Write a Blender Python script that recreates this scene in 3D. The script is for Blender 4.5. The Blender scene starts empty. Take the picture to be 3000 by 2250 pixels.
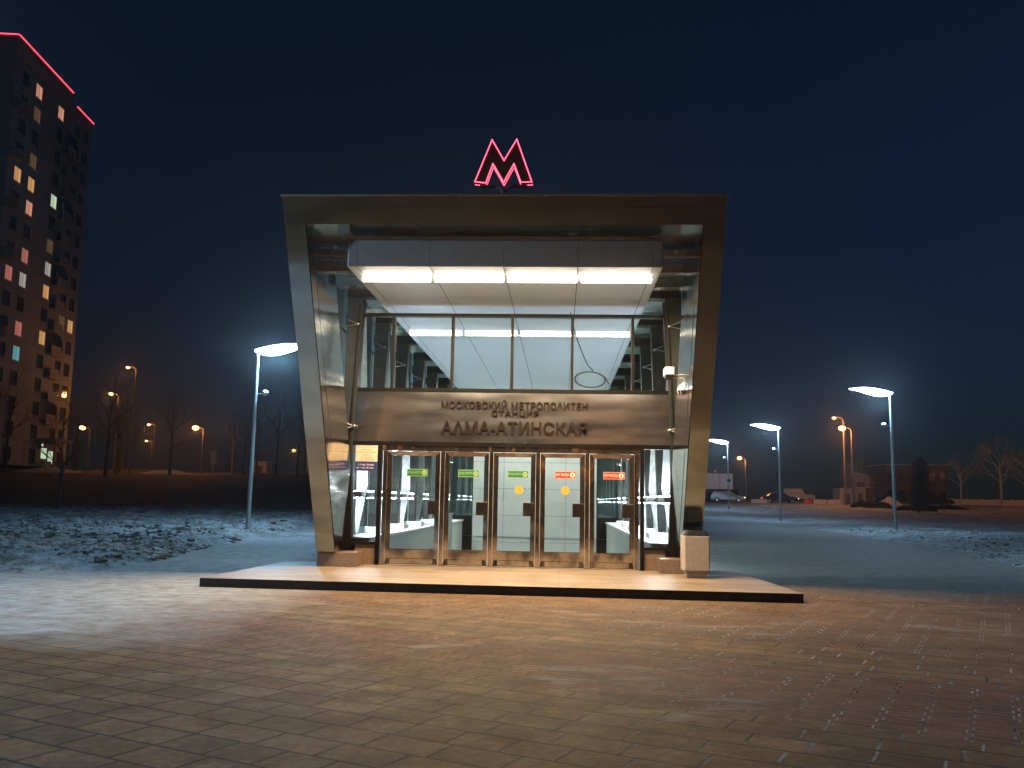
import bpy, math, random
from mathutils import Vector, Matrix, noise
R = math.radians
random.seed(7)
S = bpy.context.scene
COL = S.collection

# ------------------------------------------------------------------ helpers
def tag(o, label=None, cat=None, group=None, kind=None):
    if label: o['label'] = label
    if cat: o['category'] = cat
    if group: o['group'] = group
    if kind: o['kind'] = kind
    return o

def empty(name, loc=(0, 0, 0), rz=0.0, parent=None):
    o = bpy.data.objects.new(name, None); COL.objects.link(o)
    o.location = loc; o.rotation_euler = (0, 0, rz); o.empty_display_size = .2
    if parent: o.parent = parent
    return o

def copy_tree(o, parent=None):
    c = o.copy(); COL.objects.link(c); c.parent = parent
    for ch in list(o.children):
        copy_tree(ch, c)
    return c

class MB:
    def __init__(s): s.v = []; s.f = []; s.m = []
    def add(s, vs, fs, mi=0):
        b = len(s.v); s.v += [tuple(p) for p in vs]
        for f in fs: s.f.append(tuple(b + i for i in f)); s.m.append(mi)
        return s
    def hexa(s, p, mi=0):   # 8 points: bottom ring 0-3 (ccw from above), top ring 4-7
        return s.add(p, [(3, 2, 1, 0), (4, 5, 6, 7), (0, 1, 5, 4), (1, 2, 6, 5), (2, 3, 7, 6), (3, 0, 4, 7)], mi)
    def box(s, x0, x1, y0, y1, z0, z1, mi=0):
        return s.hexa([(x0, y0, z0), (x1, y0, z0), (x1, y1, z0), (x0, y1, z0), (x0, y0, z1), (x1, y0, z1), (x1, y1, z1), (x0, y1, z1)], mi)
    def tube(s, p0, p1, r0, r1=None, n=8, caps=True, mi=0):
        r1 = r0 if r1 is None else r1
        p0, p1 = Vector(p0), Vector(p1); d = (p1 - p0)
        if d.length < 1e-6: return s
        d.normalize(); a = d.orthogonal().normalized(); b = d.cross(a)
        vs = []
        for p, r in ((p0, r0), (p1, r1)):
            for i in range(n):
                t = 2 * math.pi * i / n; vs.append(p + a * (r * math.cos(t)) + b * (r * math.sin(t)))
        fs = [(i, (i + 1) % n, n + (i + 1) % n, n + i) for i in range(n)]
        if caps: fs += [tuple(range(n - 1, -1, -1)), tuple(range(n, 2 * n))]
        return s.add(vs, fs, mi)
    def path(s, pts, r, n=6, mi=0):
        pts = [Vector(p) for p in pts]; vs = []; up = Vector((0, 0, 1))
        for i, p in enumerate(pts):
            d = (pts[min(i + 1, len(pts) - 1)] - pts[max(i - 1, 0)]).normalized()
            a = d.cross(up)
            if a.length < .05: a = d.cross(Vector((0, 1, 0)))
            a.normalize(); b = d.cross(a)
            rr = r[i] if isinstance(r, (list, tuple)) else r
            for k in range(n):
                t = 2 * math.pi * k / n; vs.append(p + a * (rr * math.cos(t)) + b * (rr * math.sin(t)))
        fs = []
        for i in range(len(pts) - 1):
            for k in range(n):
                fs.append((i * n + k, i * n + (k + 1) % n, (i + 1) * n + (k + 1) % n, (i + 1) * n + k))
        fs += [tuple(range(n - 1, -1, -1)), tuple(range((len(pts) - 1) * n, len(pts) * n))]
        return s.add(vs, fs, mi)
    def prism(s, pts, y0, y1, mi=0):     # pts in xz, extruded along y
        n = len(pts)
        vs = [(x, y0, z) for x, z in pts] + [(x, y1, z) for x, z in pts]
        return s.add(vs, [tuple(range(n - 1, -1, -1)), tuple(range(n, 2 * n))] + [(i, (i + 1) % n, n + (i + 1) % n, n + i) for i in range(n)], mi)
    def disc(s, cx, y, cz, r, n=24, mi=0, t=.004):
        pts = [(cx + r * math.cos(2 * math.pi * i / n), cz + r * math.sin(2 * math.pi * i / n)) for i in range(n)]
        return s.prism(pts, y - t, y, mi)
    def sphere(s, c, r, seg=10, rings=6, sc=(1, 1, 1), mi=0):
        vs = [(c[0], c[1], c[2] + r * sc[2])]
        for j in range(1, rings):
            a = math.pi * j / rings
            for i in range(seg):
                t = 2 * math.pi * i / seg
                vs.append((c[0] + r * sc[0] * math.sin(a) * math.cos(t), c[1] + r * sc[1] * math.sin(a) * math.sin(t), c[2] + r * sc[2] * math.cos(a)))
        vs.append((c[0], c[1], c[2] - r * sc[2])); L = len(vs) - 1
        fs = [(0, 1 + i, 1 + (i + 1) % seg) for i in range(seg)]
        for j in range(rings - 2):
            for i in range(seg):
                a = 1 + j * seg; fs.append((a + i, a + seg + i, a + seg + (i + 1) % seg, a + (i + 1) % seg))
        a = 1 + (rings - 2) * seg
        fs += [(L, a + (i + 1) % seg, a + i) for i in range(seg)]
        return s.add(vs, fs, mi)
    def build(s, name, mats, parent=None, smooth=False, bevel=0):
        me = bpy.data.meshes.new(name); me.from_pydata(s.v, [], s.f)
        mats = mats if isinstance(mats, (list, tuple)) else [mats]
        for m in mats: me.materials.append(m)
        if any(s.m): me.polygons.foreach_set('material_index', s.m)
        if smooth:
            me.polygons.foreach_set('use_smooth', [True] * len(me.polygons))
            try: me.set_sharp_from_angle(angle=R(40))
            except Exception: pass
        me.update()
        o = bpy.data.objects.new(name, me); COL.objects.link(o)
        if parent: o.parent = parent
        if bevel:
            b = o.modifiers.new('bevel', 'BEVEL'); b.width = bevel; b.segments = 2; b.limit_method = 'ANGLE'; b.angle_limit = R(40)
        return o

# ------------------------------------------------------------------ materials
class NT:
    def __init__(s, name):
        s.mat = bpy.data.materials.new(name); s.mat.use_nodes = True; s.t = s.mat.node_tree; s.t.nodes.clear()
        s.out = s.n('ShaderNodeOutputMaterial')
    def n(s, typ, **kw):
        nd = s.t.nodes.new(typ)
        for k, v in kw.items():
            if k.startswith('_'): setattr(nd, k[1:], v)
            else:
                sock = nd.inputs[k.replace('__', ' ')] if not k.isdigit() else nd.inputs[int(k)]
                s.set(sock, v)
        return nd
    def set(s, sock, v):
        if isinstance(v, bpy.types.NodeSocket): s.t.links.new(v, sock)
        elif isinstance(v, bpy.types.Node): s.t.links.new(v.outputs[0], sock)
        else:
            if sock.type == 'RGBA' and len(v) == 3: v = (*v, 1)
            sock.default_value = v
    def math(s, op, a, b=0.0, c=None, clamp=False):
        nd = s.t.nodes.new('ShaderNodeMath'); nd.operation = op; nd.use_clamp = clamp
        s.set(nd.inputs[0], a); s.set(nd.inputs[1], b)
        if c is not None: s.set(nd.inputs[2], c)
        return nd.outputs[0]
    def mix(s, f, a, b, typ='MIX'):
        nd = s.t.nodes.new('ShaderNodeMix'); nd.data_type = 'RGBA'; nd.blend_type = typ
        s.set(nd.inputs[0], f); s.set(nd.inputs[6], a); s.set(nd.inputs[7], b)
        return nd.outputs[2]
    def ramp(s, fac, stops):
        nd = s.t.nodes.new('ShaderNodeValToRGB'); s.set(nd.inputs[0], fac)
        e = nd.color_ramp.elements
        while len(e) < len(stops): e.new(.5)
        for i, (p, c) in enumerate(stops):
            e[i].position = p; e[i].color = (c, c, c, 1) if isinstance(c, (int, float)) else (*c, 1)
        return nd.outputs[0]
    def noise(s, vec, scale, detail=4, rough=.55, dist=0):
        nd = s.n('ShaderNodeTexNoise', Scale=scale, Detail=detail, Roughness=rough, Distortion=dist)
        if vec is not None: s.set(nd.inputs['Vector'], vec)
        return nd.outputs[0]
    def coords(s, kind='Object'): return s.n('ShaderNodeTexCoord').outputs[kind]
    def mapping(s, vec, loc=(0, 0, 0), rot=(0, 0, 0), sc=(1, 1, 1)):
        return s.n('ShaderNodeMapping', Vector=vec, Location=loc, Rotation=rot, Scale=sc).outputs[0]
    def bump(s, h, strength=.5, dist=.01, normal=None):
        nd = s.n('ShaderNodeBump', Strength=strength, Distance=dist, Height=h)
        if normal is not None: s.set(nd.inputs['Normal'], normal)
        return nd.outputs[0]
    def bsdf(s, **kw):
        b = s.n('ShaderNodeBsdfPrincipled')
        for k, v in kw.items(): s.set(b.inputs[k.replace('_', ' ')], v)
        s.t.links.new(b.outputs[0], s.out.inputs[0]); return b

def plain(name, col, rough=.6, metal=0.0, var=.25, nscale=6.0, bump=0.0, bscale=60.0, spec=None):
    m = NT(name); c = m.coords()
    nz = m.noise(c, nscale, 5)
    f = m.ramp(nz, [(.3, 0.0), (.7, 1.0)])
    colr = m.mix(f, tuple(x * (1 - var) for x in col), tuple(min(1, x * (1 + var)) for x in col))
    kw = dict(Base_Color=colr, Metallic=metal, Roughness=m.math('ADD', m.math('MULTIPLY', nz, .2), rough - .1))
    if bump: kw['Normal'] = m.bump(m.noise(c, bscale, 4), bump, .01)
    b = m.bsdf(**kw)
    if spec is not None: b.inputs['Specular IOR Level'].default_value = spec
    return m.mat

def emit(name, col, strength):
    m = NT(name); e = m.n('ShaderNodeEmission', Color=col, Strength=strength)
    m.t.links.new(e.outputs[0], m.out.inputs[0]); return m.mat

def steel(name, col=(.62, .60, .56), rough=.22, wave=1.0, wsc=(1, 1, 1), brush=(2, 2, 300), bs=.06, wscale=1.1):
    m = NT(name); c = m.coords()
    w = m.noise(m.mapping(c, sc=wsc), wscale, 1.5, .4)
    br = m.noise(m.mapping(c, sc=brush), 1.0, 3, .6)
    blot = m.noise(c, 2.3, 4, .6)
    n1 = m.bump(w, 1.0, .035 * wave)
    n2 = m.bump(br, bs, .004, n1)
    colr = m.mix(m.ramp(blot, [(.35, 0.0), (.7, 1.0)]), col, tuple(x * .82 for x in col))
    m.bsdf(Base_Color=colr, Metallic=1.0, Roughness=m.math('ADD', rough - .04, m.math('MULTIPLY', blot, .1)), Normal=n2)
    return m.mat

def arch_glass(name, tint=(.82, .93, .90), haze=.0, hazecol=(.5, .6, .58), refl=1.0):
    m = NT(name); c = m.coords()
    tr = m.n('ShaderNodeBsdfTransparent', Color=tint)
    gl = m.n('ShaderNodeBsdfGlossy', Color=(1, 1, 1), Roughness=.01)
    fr = m.n('ShaderNodeFresnel', IOR=1.5)
    # two surfaces of a pane reflect about twice as much as one
    f = m.math('MINIMUM', m.math('MULTIPLY', fr.outputs[0], 1.6 * refl), 1.0)
    mx = m.n('ShaderNodeMixShader'); m.set(mx.inputs[0], f)
    m.t.links.new(tr.outputs[0], mx.inputs[1]); m.t.links.new(gl.outputs[0], mx.inputs[2])
    last = mx
    if haze:
        d = m.n('ShaderNodeBsdfDiffuse', Color=hazecol); tl = m.n('ShaderNodeBsdfTranslucent', Color=hazecol)
        a = m.n('ShaderNodeAddShader'); m.t.links.new(d.outputs[0], a.inputs[0]); m.t.links.new(tl.outputs[0], a.inputs[1])
        dirt = m.math('MULTIPLY', m.ramp(m.noise(c, 1.7, 5, .65), [(.3, .35), (.75, 1.0)]), haze)
        mx2 = m.n('ShaderNodeMixShader'); m.set(mx2.inputs[0], dirt)
        m.t.links.new(last.outputs[0], mx2.inputs[1]); m.t.links.new(a.outputs[0], mx2.inputs[2]); last = mx2
    m.t.links.new(last.outputs[0], m.out.inputs[0]); return m.mat

M = {}
M['portal'] = steel('portal_steel', (.33, .365, .375), .13, 1.0, (.6, .6, 1.0), (200, 2, 2), .05, 1.3)
M['reveal'] = steel('reveal_steel', (.66, .63, .58), .13, .85, (1, .45, 2.2), (2, 2, 200), .04, 1.0)
M['band'] = steel('sign_band_steel', (.50, .515, .56), .24, 1.9, (.5, 1, 1.6), (2, 2, 160), .05, 1.0)
M['door'] = steel('door_steel', (.62, .56, .50), .18, .7, (2, 1, 1), (2, 2, 260), .05, 2.0)
M['soffit'] = steel('soffit_steel', (.55, .53, .50), .25, .7)
M['dark_steel'] = plain('dark_painted_steel', (.006, .0045, .0035), .45, 0, .3, spec=.15)
M['post'] = plain('post_paint', (.022, .025, .022), .5, 0, .3, spec=.3)
M['fin'] = plain('white_fin_paint', (.62, .66, .66), .5)
M['ceil'] = plain('ceiling_panel_white', (.55, .65, .71), .45, 0, .05, 1.0, spec=.2)
M['fascia'] = plain('fascia_panel', (.17, .155, .15), .4, 0, .1)
M['seam'] = plain('seam_black', (.01, .01, .01), .7)
M['glass'] = arch_glass('clear_glass', (.90, .94, .93))
M['glass_side'] = arch_glass('side_glass', (.62, .80, .76), .10, (.35, .48, .45), 1.3)
M['glass_roof'] = arch_glass('roof_glass', (.35, .5, .46), .75, (.42, .60, .54))
M['granite'] = plain('brown_granite', (.20, .135, .095), .42, 0, .35, 30, .2, 200)
M['granite_lt'] = plain('pale_granite', (.52, .54, .50), .35, 0, .12, 25)
M['sill'] = plain('white_stone_sill', (.75, .76, .74), .3, 0, .06)
M['wallpan'] = plain('grey_wall_panel', (.40, .43, .42), .35, 0, .06, 1.2)
M['letters'] = plain('brown_metal_letters', (.012, .006, .003), .5, 0, .2, spec=.2)
M['tubeglow'] = emit('tube_light_warm', (1.0, .86, .66), 22)
M['tubeglow_added'] = emit('tube_light_added', (1.0, .93, .82), 16)
M['sconce'] = emit('sconce_glow', (.86, .92, 1.0), 600)
M['whitelamp'] = emit('white_lamp_glow', (.62, .80, 1.0), 45)
M['projector'] = emit('projector_glow', (.62, .80, 1.0), 40)
M['sodium'] = emit('sodium_glow', (1.0, .42, .10), 18)
M['sodium_red'] = emit('sodium_glow_reddish', (1.0, .30, .12), 10)
M['led'] = emit('red_led', (1.0, .07, .13), 9)
M['led_roof'] = emit('red_led_line', (1.0, .06, .10), 3.0)
M['pole'] = plain('grey_galvanised_pole', (.33, .36, .38), .4, .5, .1)
M['pole_dark'] = plain('dark_concrete_pole', (.16, .13, .11), .7)
M['white_paint'] = plain('white_paint', (.75, .75, .76), .4, 0, .08)
M['cream'] = plain('cream_enamel', (.72, .62, .46), .4, 0, .05)
M['navy'] = plain('navy_enamel', (.03, .03, .16), .4, 0, .1)
M['ink'] = plain('grey_ink', (.16, .13, .13), .6)
M['white_ink'] = plain('white_ink', (.75, .70, .68), .6)
M['green'] = plain('green_sticker', (.012, .10, .03), .5, 0, .1)
M['lime'] = plain('pale_green_edge', (.22, .42, .16), .5, 0, .1)
M['red'] = plain('red_sticker', (.42, .025, .02), .5, 0, .1)
M['pink'] = plain('pale_pink_edge', (.60, .30, .24), .5, 0, .1)
M['yellow'] = plain('yellow_dot', (.55, .30, .03), .6, 0, .08)
M['rust'] = plain('dark_red_face', (.035, .006, .006), .5)
M['concrete'] = plain('bin_concrete', (.42, .37, .32), .8, 0, .15, 20, .3, 120)
M['black'] = plain('black_metal', (.02, .02, .022), .35, .5, .2)
M['cable'] = plain('grey_cable', (.10, .085, .075), .5)
M['pale_cable'] = plain('pale_cable', (.70, .52, .38), .5)
M['bark'] = plain('bark', (.10, .075, .055), .9, 0, .4, 8)
M['lit_bark'] = plain('lamplit_bark', (.34, .27, .20), .9, 0, .3, 8)  # lighter bark, the lamp glow on the crowns is put into its colour
M['bark_dark'] = plain('dark_bark', (.035, .03, .026), .9, 0, .4, 8)

def pave_mat():
    m = NT('plaza_paving'); c = m.coords()
    r = m.mapping(c, rot=(0, 0, R(25)))                 # rows of stone run askew to the pavilion
    sx = m.n('ShaderNodeSeparateXYZ', Vector=r); v = sx.outputs[1]
    def brick(bw, rh, mort, off=.5, sq=1.0, seed=(0, 0, 0)):
        b = m.n('ShaderNodeTexBrick', Vector=m.mapping(r, loc=seed), Color1=(0, 0, 0), Color2=(1, 1, 1), Mortar=(0, 0, 0), Scale=1.0)
        b.inputs['Mortar Size'].default_value = mort; b.inputs['Mortar Smooth'].default_value = .3; b.inputs['Bias'].default_value = 0
        b.inputs['Brick Width'].default_value = bw; b.inputs['Row Height'].default_value = rh
        b.offset = off; b.offset_frequency = 2; b.squash = sq; b.squash_frequency = 3
        return b
    slab = brick(.50, .335, .012, .22, .8)
    small = brick(.30, .112, .010, .13, 1.0, (.07, .03, 0))
    def inband(a, b_):
        return m.math('MULTIPLY', m.math('GREATER_THAN', v, a), m.math('LESS_THAN', v, b_))
    red = inband(-10.15, -8.05)
    mid = inband(-6.35, -1.2); far = m.math('GREATER_THAN', v, -.2); near = m.math('LESS_THAN', v, -14.6)
    smallmask = m.math('MAXIMUM', red, m.math('MAXIMUM', mid, m.math('MAXIMUM', far, near)))
    n_big = m.noise(c, .35, 5, .6); n_mid = m.noise(c, 2.2, 5, .6); n_f = m.noise(c, 45, 3, .6)
    slabc = m.mix(slab.outputs[0], (.19, .116, .054), (.27, .165, .078))
    smallc = m.mix(small.outputs[0], (.19, .108, .050), (.27, .155, .074))
    redc = m.mix(small.outputs[0], (.20, .096, .048), (.28, .138, .070))
    base = m.mix(smallmask, slabc, smallc); base = m.mix(red, base, redc)
    base = m.mix(m.math('MULTIPLY', m.ramp(n_mid, [(.38, 0.0), (.62, 1.0)]), .7), base, m.mix(1.0, base, (.55, .50, .45), 'MULTIPLY'))
    n_k = m.noise(c, 14.0, 5, .7)
    base = m.mix(m.ramp(n_k, [(.40, .55), (.60, 0.0)]), base, m.mix(1.0, base, (.45, .42, .40), 'MULTIPLY'))
    base = m.mix(m.ramp(n_k, [(.55, 0.0), (.75, .5)]), base, m.mix(1.0, base, (1.6, 1.5, 1.45), 'MULTIPLY'))
    base = m.mix(m.math('MULTIPLY', n_f, .3), base, m.mix(1.0, base, (1.5, 1.45, 1.4), 'MULTIPLY'))
    mort = m.math('ADD', m.math('MULTIPLY', slab.outputs[1], m.math('SUBTRACT', 1.0, smallmask)), m.math('MULTIPLY', small.outputs[1], smallmask))
    base = m.mix(m.math('MULTIPLY', mort, .96), base, (.014, .010, .007))
    worn = m.ramp(m.noise(m.mapping(c, rot=(0, 0, R(20)), sc=(.5, 1.3, 1)), .9, 8, .72), [(.40, 0.0), (.60, 1.0)])
    base = m.mix(m.math('MULTIPLY', worn, .55), base, m.mix(1.0, base, (.50, .46, .42), 'MULTIPLY'))
    # frost and trodden snow: a sheet on the cold side and drifts, patches elsewhere
    sp = m.n('ShaderNodeSeparateXYZ', Vector=c); X, Y = sp.outputs[0], sp.outputs[1]
    wob = m.math('MULTIPLY', m.math('SUBTRACT', n_big, .5), 7.0)
    # distance behind the line of trodden snow
    back = m.math('MULTIPLY', m.math('ADD', m.math('ADD', Y, 3.2), wob), .22, clamp=True)
    back = m.math('MULTIPLY', back, m.math('SUBTRACT', 1.0, m.math('MULTIPLY', m.math('MULTIPLY', m.math('SUBTRACT', X, 2.0), .3, clamp=True), .45)))
    # left drift: x < -2 between the pavilion and the photographer
    lx = m.math('MULTIPLY', m.math('SUBTRACT', m.math('ADD', -2.6, m.math('MULTIPLY', wob, .35)), X), .45, clamp=True)
    ly = m.math('MULTIPLY', m.math('ADD', m.math('ADD', Y, 10.6), m.math('MULTIPLY', wob, .4)), .8, clamp=True)
    left = m.math('MULTIPLY', m.math('MULTIPLY', lx, ly), .95)
    streak = m.noise(m.mapping(c, rot=(0, 0, R(-25)), sc=(.55, 1.6, 1)), 1.5, 7, .68)
    pat = m.ramp(m.math('MULTIPLY', streak, m.ramp(n_big, [(.38, .55), (.62, 1.12)])), [(.55, 0.0), (.68, .7)])
    sn_n = m.ramp(m.noise(c, 3.1, 7, .7), [(.28, .25), (.62, 1.0)])
    cover = m.math('MAXIMUM', m.math('MULTIPLY', m.math('MAXIMUM', back, left), sn_n), m.math('MULTIPLY', pat, .42))
    # frost plus painted glints in joints running away from the camera, on the right
    rx = m.math('MULTIPLY', m.math('SUBTRACT', X, .2), .35, clamp=True)
    # cross joints only: drop the row joints by testing the wrapped row coordinate
    def rowjoint(rh, off): 
        f = m.math('FRACT', m.math('DIVIDE', m.math('ADD', v, off), rh)); return m.math('LESS_THAN', m.math('ABSOLUTE', m.math('SUBTRACT', f, .5)), (.5 - .022 / .335) if rh > .2 else .47)
    cross = m.math('MULTIPLY', mort, m.math('MAXIMUM', m.math('MULTIPLY', rowjoint(.335, 0), m.math('SUBTRACT', 1.0, smallmask)), m.math('MULTIPLY', rowjoint(.112, .03), smallmask)))
    jf = m.math('MULTIPLY', m.math('MULTIPLY', m.math('MULTIPLY', cross, rx), m.ramp(m.noise(c, 1.1, 4, .6), [(.38, 0.0), (.56, .8)])), m.ramp(m.noise(c, 4.5, 4, .7), [(.36, .3), (.54, 1.0)]))
    cover = m.math('MAXIMUM', cover, jf)
    snowc = m.mix(n_mid, (.42, .47, .50), (.56, .61, .65))
    base = m.mix(m.math('MULTIPLY', cover, .86), base, snowc)
    h = m.math('SUBTRACT', m.math('ADD', m.math('MULTIPLY', n_f, .12), m.math('MULTIPLY', n_mid, .8)), m.math('MULTIPLY', mort, m.math('SUBTRACT', 1.0, m.math('MULTIPLY', cover, .8))))
    h = m.math('ADD', h, m.math('MULTIPLY', cover, m.math('MULTIPLY', m.noise(c, 5.0, 6, .7), 2.2)))
    b_ = m.bsdf(Base_Color=base, Roughness=m.math('ADD', .62, m.math('MULTIPLY', n_mid, .25)), Normal=m.bump(h, 1.0, .010)); b_.inputs['Specular IOR Level'].default_value = .25
    return m.mat
M['pave'] = pave_mat()

def field_mat():
    m = NT('snowy_soil'); c = m.coords()
    geo = m.n('ShaderNodeNewGeometry'); nz = m.n('ShaderNodeSeparateXYZ', Vector=geo.outputs['Normal']).outputs[2]
    a = m.noise(c, 1.1, 8, .72); b = m.noise(c, 6.5, 6, .7); d = m.noise(c, .09, 4, .6)
    soil = m.mix(b, (.060, .050, .036), (.13, .11, .08))
    snow = m.mix(b, (.30, .34, .37), (.58, .62, .67))
    steep = m.ramp(nz, [(.72, 0.0), (.97, 1.0)])
    sp = m.n('ShaderNodeSeparateXYZ', Vector=c); X, Y = sp.outputs[0], sp.outputs[1]
    # the far bank on the left is bare scrub, nearly without snow
    bank = m.math('MULTIPLY', m.math('MULTIPLY', m.math('SUBTRACT', Y, 24.0), .09, clamp=True), m.math('LESS_THAN', X, 5.0))
    amt = m.math('MULTIPLY', m.math('MULTIPLY', m.ramp(m.math('ADD', m.math('MULTIPLY', a, .6), m.math('MULTIPLY', b, .4)), [(.40, .04), (.56, 1.0)]), steep), m.ramp(d, [(.3, .55), (.6, 1.0)]))
    amt = m.math('MULTIPLY', amt, m.math('SUBTRACT', 1.0, m.math('MULTIPLY', bank, .93)))
    soil = m.mix(bank, soil, (.022, .019, .015))
    m.bsdf(Base_Color=m.mix(amt, soil, snow), Roughness=.85, Normal=m.bump(m.math('ADD', a, m.math('MULTIPLY', b, .5)), .8, .05))
    return m.mat
M['field'] = field_mat()

def clod_mat():
    m = NT('frozen_clod'); c = m.coords()
    geo = m.n('ShaderNodeNewGeometry'); nz = m.n('ShaderNodeSeparateXYZ', Vector=geo.outputs['Normal']).outputs[2]
    b = m.noise(c, 5, 6, .7)
    f = m.math('MULTIPLY', m.ramp(nz, [(.45, 0.0), (.9, 1.0)]), m.ramp(b, [(.4, .1), (.55, 1.0)]))
    m.bsdf(Base_Color=m.mix(f, (.085, .072, .055), (.42, .45, .49)), Roughness=.9, Normal=m.bump(b, .6, .03))
    return m.mat
M['clod'] = clod_mat()

def step_mat():
    m = NT('step_granite'); c = m.coords()
    b = m.n('ShaderNodeTexBrick', Vector=c, Color1=(.18, .18, .18), Color2=(1, 1, 1), Mortar=(0, 0, 0), Scale=1.0)
    b.inputs['Mortar Size'].default_value = .004; b.inputs['Brick Width'].default_value = 1.0; b.inputs['Row Height'].default_value = .5; b.offset = 0
    n1 = m.noise(m.mapping(c, sc=(.45, 1.7, 1)), 1.5, 8, .74); n2 = m.noise(c, 70, 3)
    col = m.mix(b.outputs[0], (.24, .175, .115), (.285, .21, .135))
    col = m.mix(m.ramp(n1, [(.40, 0.0), (.56, 1.0)]), m.mix(1.0, col, (.45, .38, .33), 'MULTIPLY'), col)
    col = m.mix(m.math('MULTIPLY', n2, .3), col, (.42, .34, .25))
    col = m.mix(m.math('MULTIPLY', b.outputs[1], .7), col, (.06, .045, .03))
    m.bsdf(Base_Color=col, Roughness=m.math('ADD', .38, m.math('MULTIPLY', n1, .3)), Normal=m.bump(n2, .25, .004))
    return m.mat
M['step'] = step_mat()
M['riser'] = plain('shaded_riser_stone', (.035, .028, .020), .6, 0, .4, 9, .3, 90, spec=.2)  # dark granite, with the shade on the step's sides also put into the colour

def tower_mat():
    m = NT('tower_panels'); c = m.coords()
    mp = m.mapping(c, rot=(R(90), 0, 0))
    b = m.n('ShaderNodeTexBrick', Vector=mp, Color1=(.0, .0, .0), Color2=(1, 1, 1), Mortar=(0, 0, 0), Scale=1.0)
    b.inputs['Mortar Size'].default_value = .05; b.inputs['Brick Width'].default_value = 3.2; b.inputs['Row Height'].default_value = 2.72; b.offset = 0
    n1 = m.noise(c, .8, 6, .7)
    col = m.mix(m.math('MULTIPLY', b.outputs[0], .5), (.20, .20, .195), (.26, .255, .245))
    col = m.mix(m.ramp(n1, [(.4, 0.0), (.7, .5)]), col, (.20, .17, .15))
    col = m.mix(m.math('MULTIPLY', b.outputs[1], .6), col, (.10, .09, .08))
    m.bsdf(Base_Color=col, Roughness=.85, Normal=m.bump(n1, .4, .05))
    return m.mat
M['tower'] = tower_mat()

def text_mesh(txt, size, extrude=.004, bold=0.0, spacing=1.0):
    cu = bpy.data.curves.new('t', 'FONT'); cu.body = txt; cu.size = size; cu.extrude = extrude; cu.offset = bold; cu.space_character = spacing
    cu.align_x = 'CENTER'; cu.align_y = 'CENTER'; cu.resolution_u = 3
    o = bpy.data.objects.new('t', cu); COL.objects.link(o)
    bpy.context.view_layer.update()
    dg = bpy.context.evaluated_depsgraph_get(); me = bpy.data.meshes.new_from_object(o.evaluated_get(dg))
    vs = [v.co.copy() for v in me.vertices]; fs = [tuple(p.vertices) for p in me.polygons]
    bpy.data.objects.remove(o); bpy.data.curves.remove(cu); bpy.data.meshes.remove(me)
    return vs, fs

def put_text(mb, txt, cx, y, cz, width, height, mi=0, bold=0.0, ext=.003, spacing=1.0):
    """lettering standing in the xz plane, fitted to width and height, facing -y"""
    vs, fs = text_mesh(txt, 1.0, 1.0, bold, spacing)
    x0 = min(v.x for v in vs); x1 = max(v.x for v in vs); y0 = min(v.y for v in vs); y1 = max(v.y for v in vs)
    out = [(cx + ((v.x - x0) / (x1 - x0) - .5) * width, y - (ext if v.z > 0 else 0), cz + ((v.y - y0) / (y1 - y0) - .5) * height) for v in vs]
    mb.add(out, fs, mi)

# ------------------------------------------------------------------ terrain
def sm(a, b, t):
    t = max(0.0, min(1.0, (t - a) / (b - a))); return t * t * (3 - 2 * t)
def lerp_tab(tab, t):
    if t <= tab[0][0]: return tab[0][1]
    for (a, va), (b, vb) in zip(tab, tab[1:]):
        if t <= b: return va + (vb - va) * (t - a) / (b - a)
    return tab[-1][1]
LTAB = [(16, 0), (26, .25), (40, 1.0), (55, 2.1), (72, 3.35), (80, 3.7), (100, 4.5), (140, 5.5), (2000, 5.5)]
RTAB = [(22, .0), (31, .18), (54, .33), (66, .6), (80, 1.0), (92, 1.6), (110, 2.0), (2000, 2.0)]
LEDGE = [(-2.2, -9.0), (-1.1, -8.1), (2.8, -8.5), (10.6, -9.6), (26.5, -11.2), (60, -14)]
REDGE = [(4.2, 12.6), (12, 14.4), (23, 16.2), (62, 20.5), (172, 34)]
def base_h(x, y):
    t = sm(-3, 8, x)
    return lerp_tab(LTAB, y) * (1 - t) + lerp_tab(RTAB, y) * t
def field_mask(x, y):
    w = .9 * noise.noise(Vector((x * .35, y * .35, 3.1)))
    ml = sm(-.1, 1.1, lerp_tab(LEDGE, y) + w - x) * sm(-2.7, -1.4, y + w * .8 - .12 * max(0, -x - 9)) if x < 0 else 0
    mr = sm(-.1, 1.6, x - lerp_tab(REDGE, y) + w) * sm(3.2, 5.2, y + w) if x > 0 else 0
    return max(ml, mr), ml, mr
def ground_z(x, y):
    h = base_h(x, y); m_, ml, mr = field_mask(x, y)
    p = Vector((x, y, 0))
    amp = .26 * ml + .12 * mr
    far = sm(120, 60, abs(x) + abs(y))
    n = noise.fractal(p * .9, 1.0, 2.0, 6) * .55 + noise.fractal(p * 2.9, .8, 2.1, 4) * .42
    n2 = noise.noise(p * .17)
    bumps = amp * (n + .45) * far + (.12 * n2 * max(ml, mr)) * far
    z = h + max(-.05, bumps) * (1 if m_ > 0 else 0) + .10 * max(ml, mr)
    if m_ <= 0 and y < 60: z = h
    z += .35 * sm(30, 70, y) * noise.noise(p * .06)
    return z
def axis(dense0, dense1, step, lo, hi):
    a = []; t = dense0
    while t <= dense1 + 1e-6: a.append(t); t += step
    s = step; t = dense0
    pre = []
    while t > lo: s *= 1.13; t -= s; pre.append(t)
    s = step; t = a[-1]; post = []
    while t < hi: s *= 1.13; t += s; post.append(t)
    return list(reversed(pre)) + a + post
xsL = axis(-26, 22, .16, -1800, 1800); ysL = axis(-2.8, 30, .16, -1200, 2500)
gv = []
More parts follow.
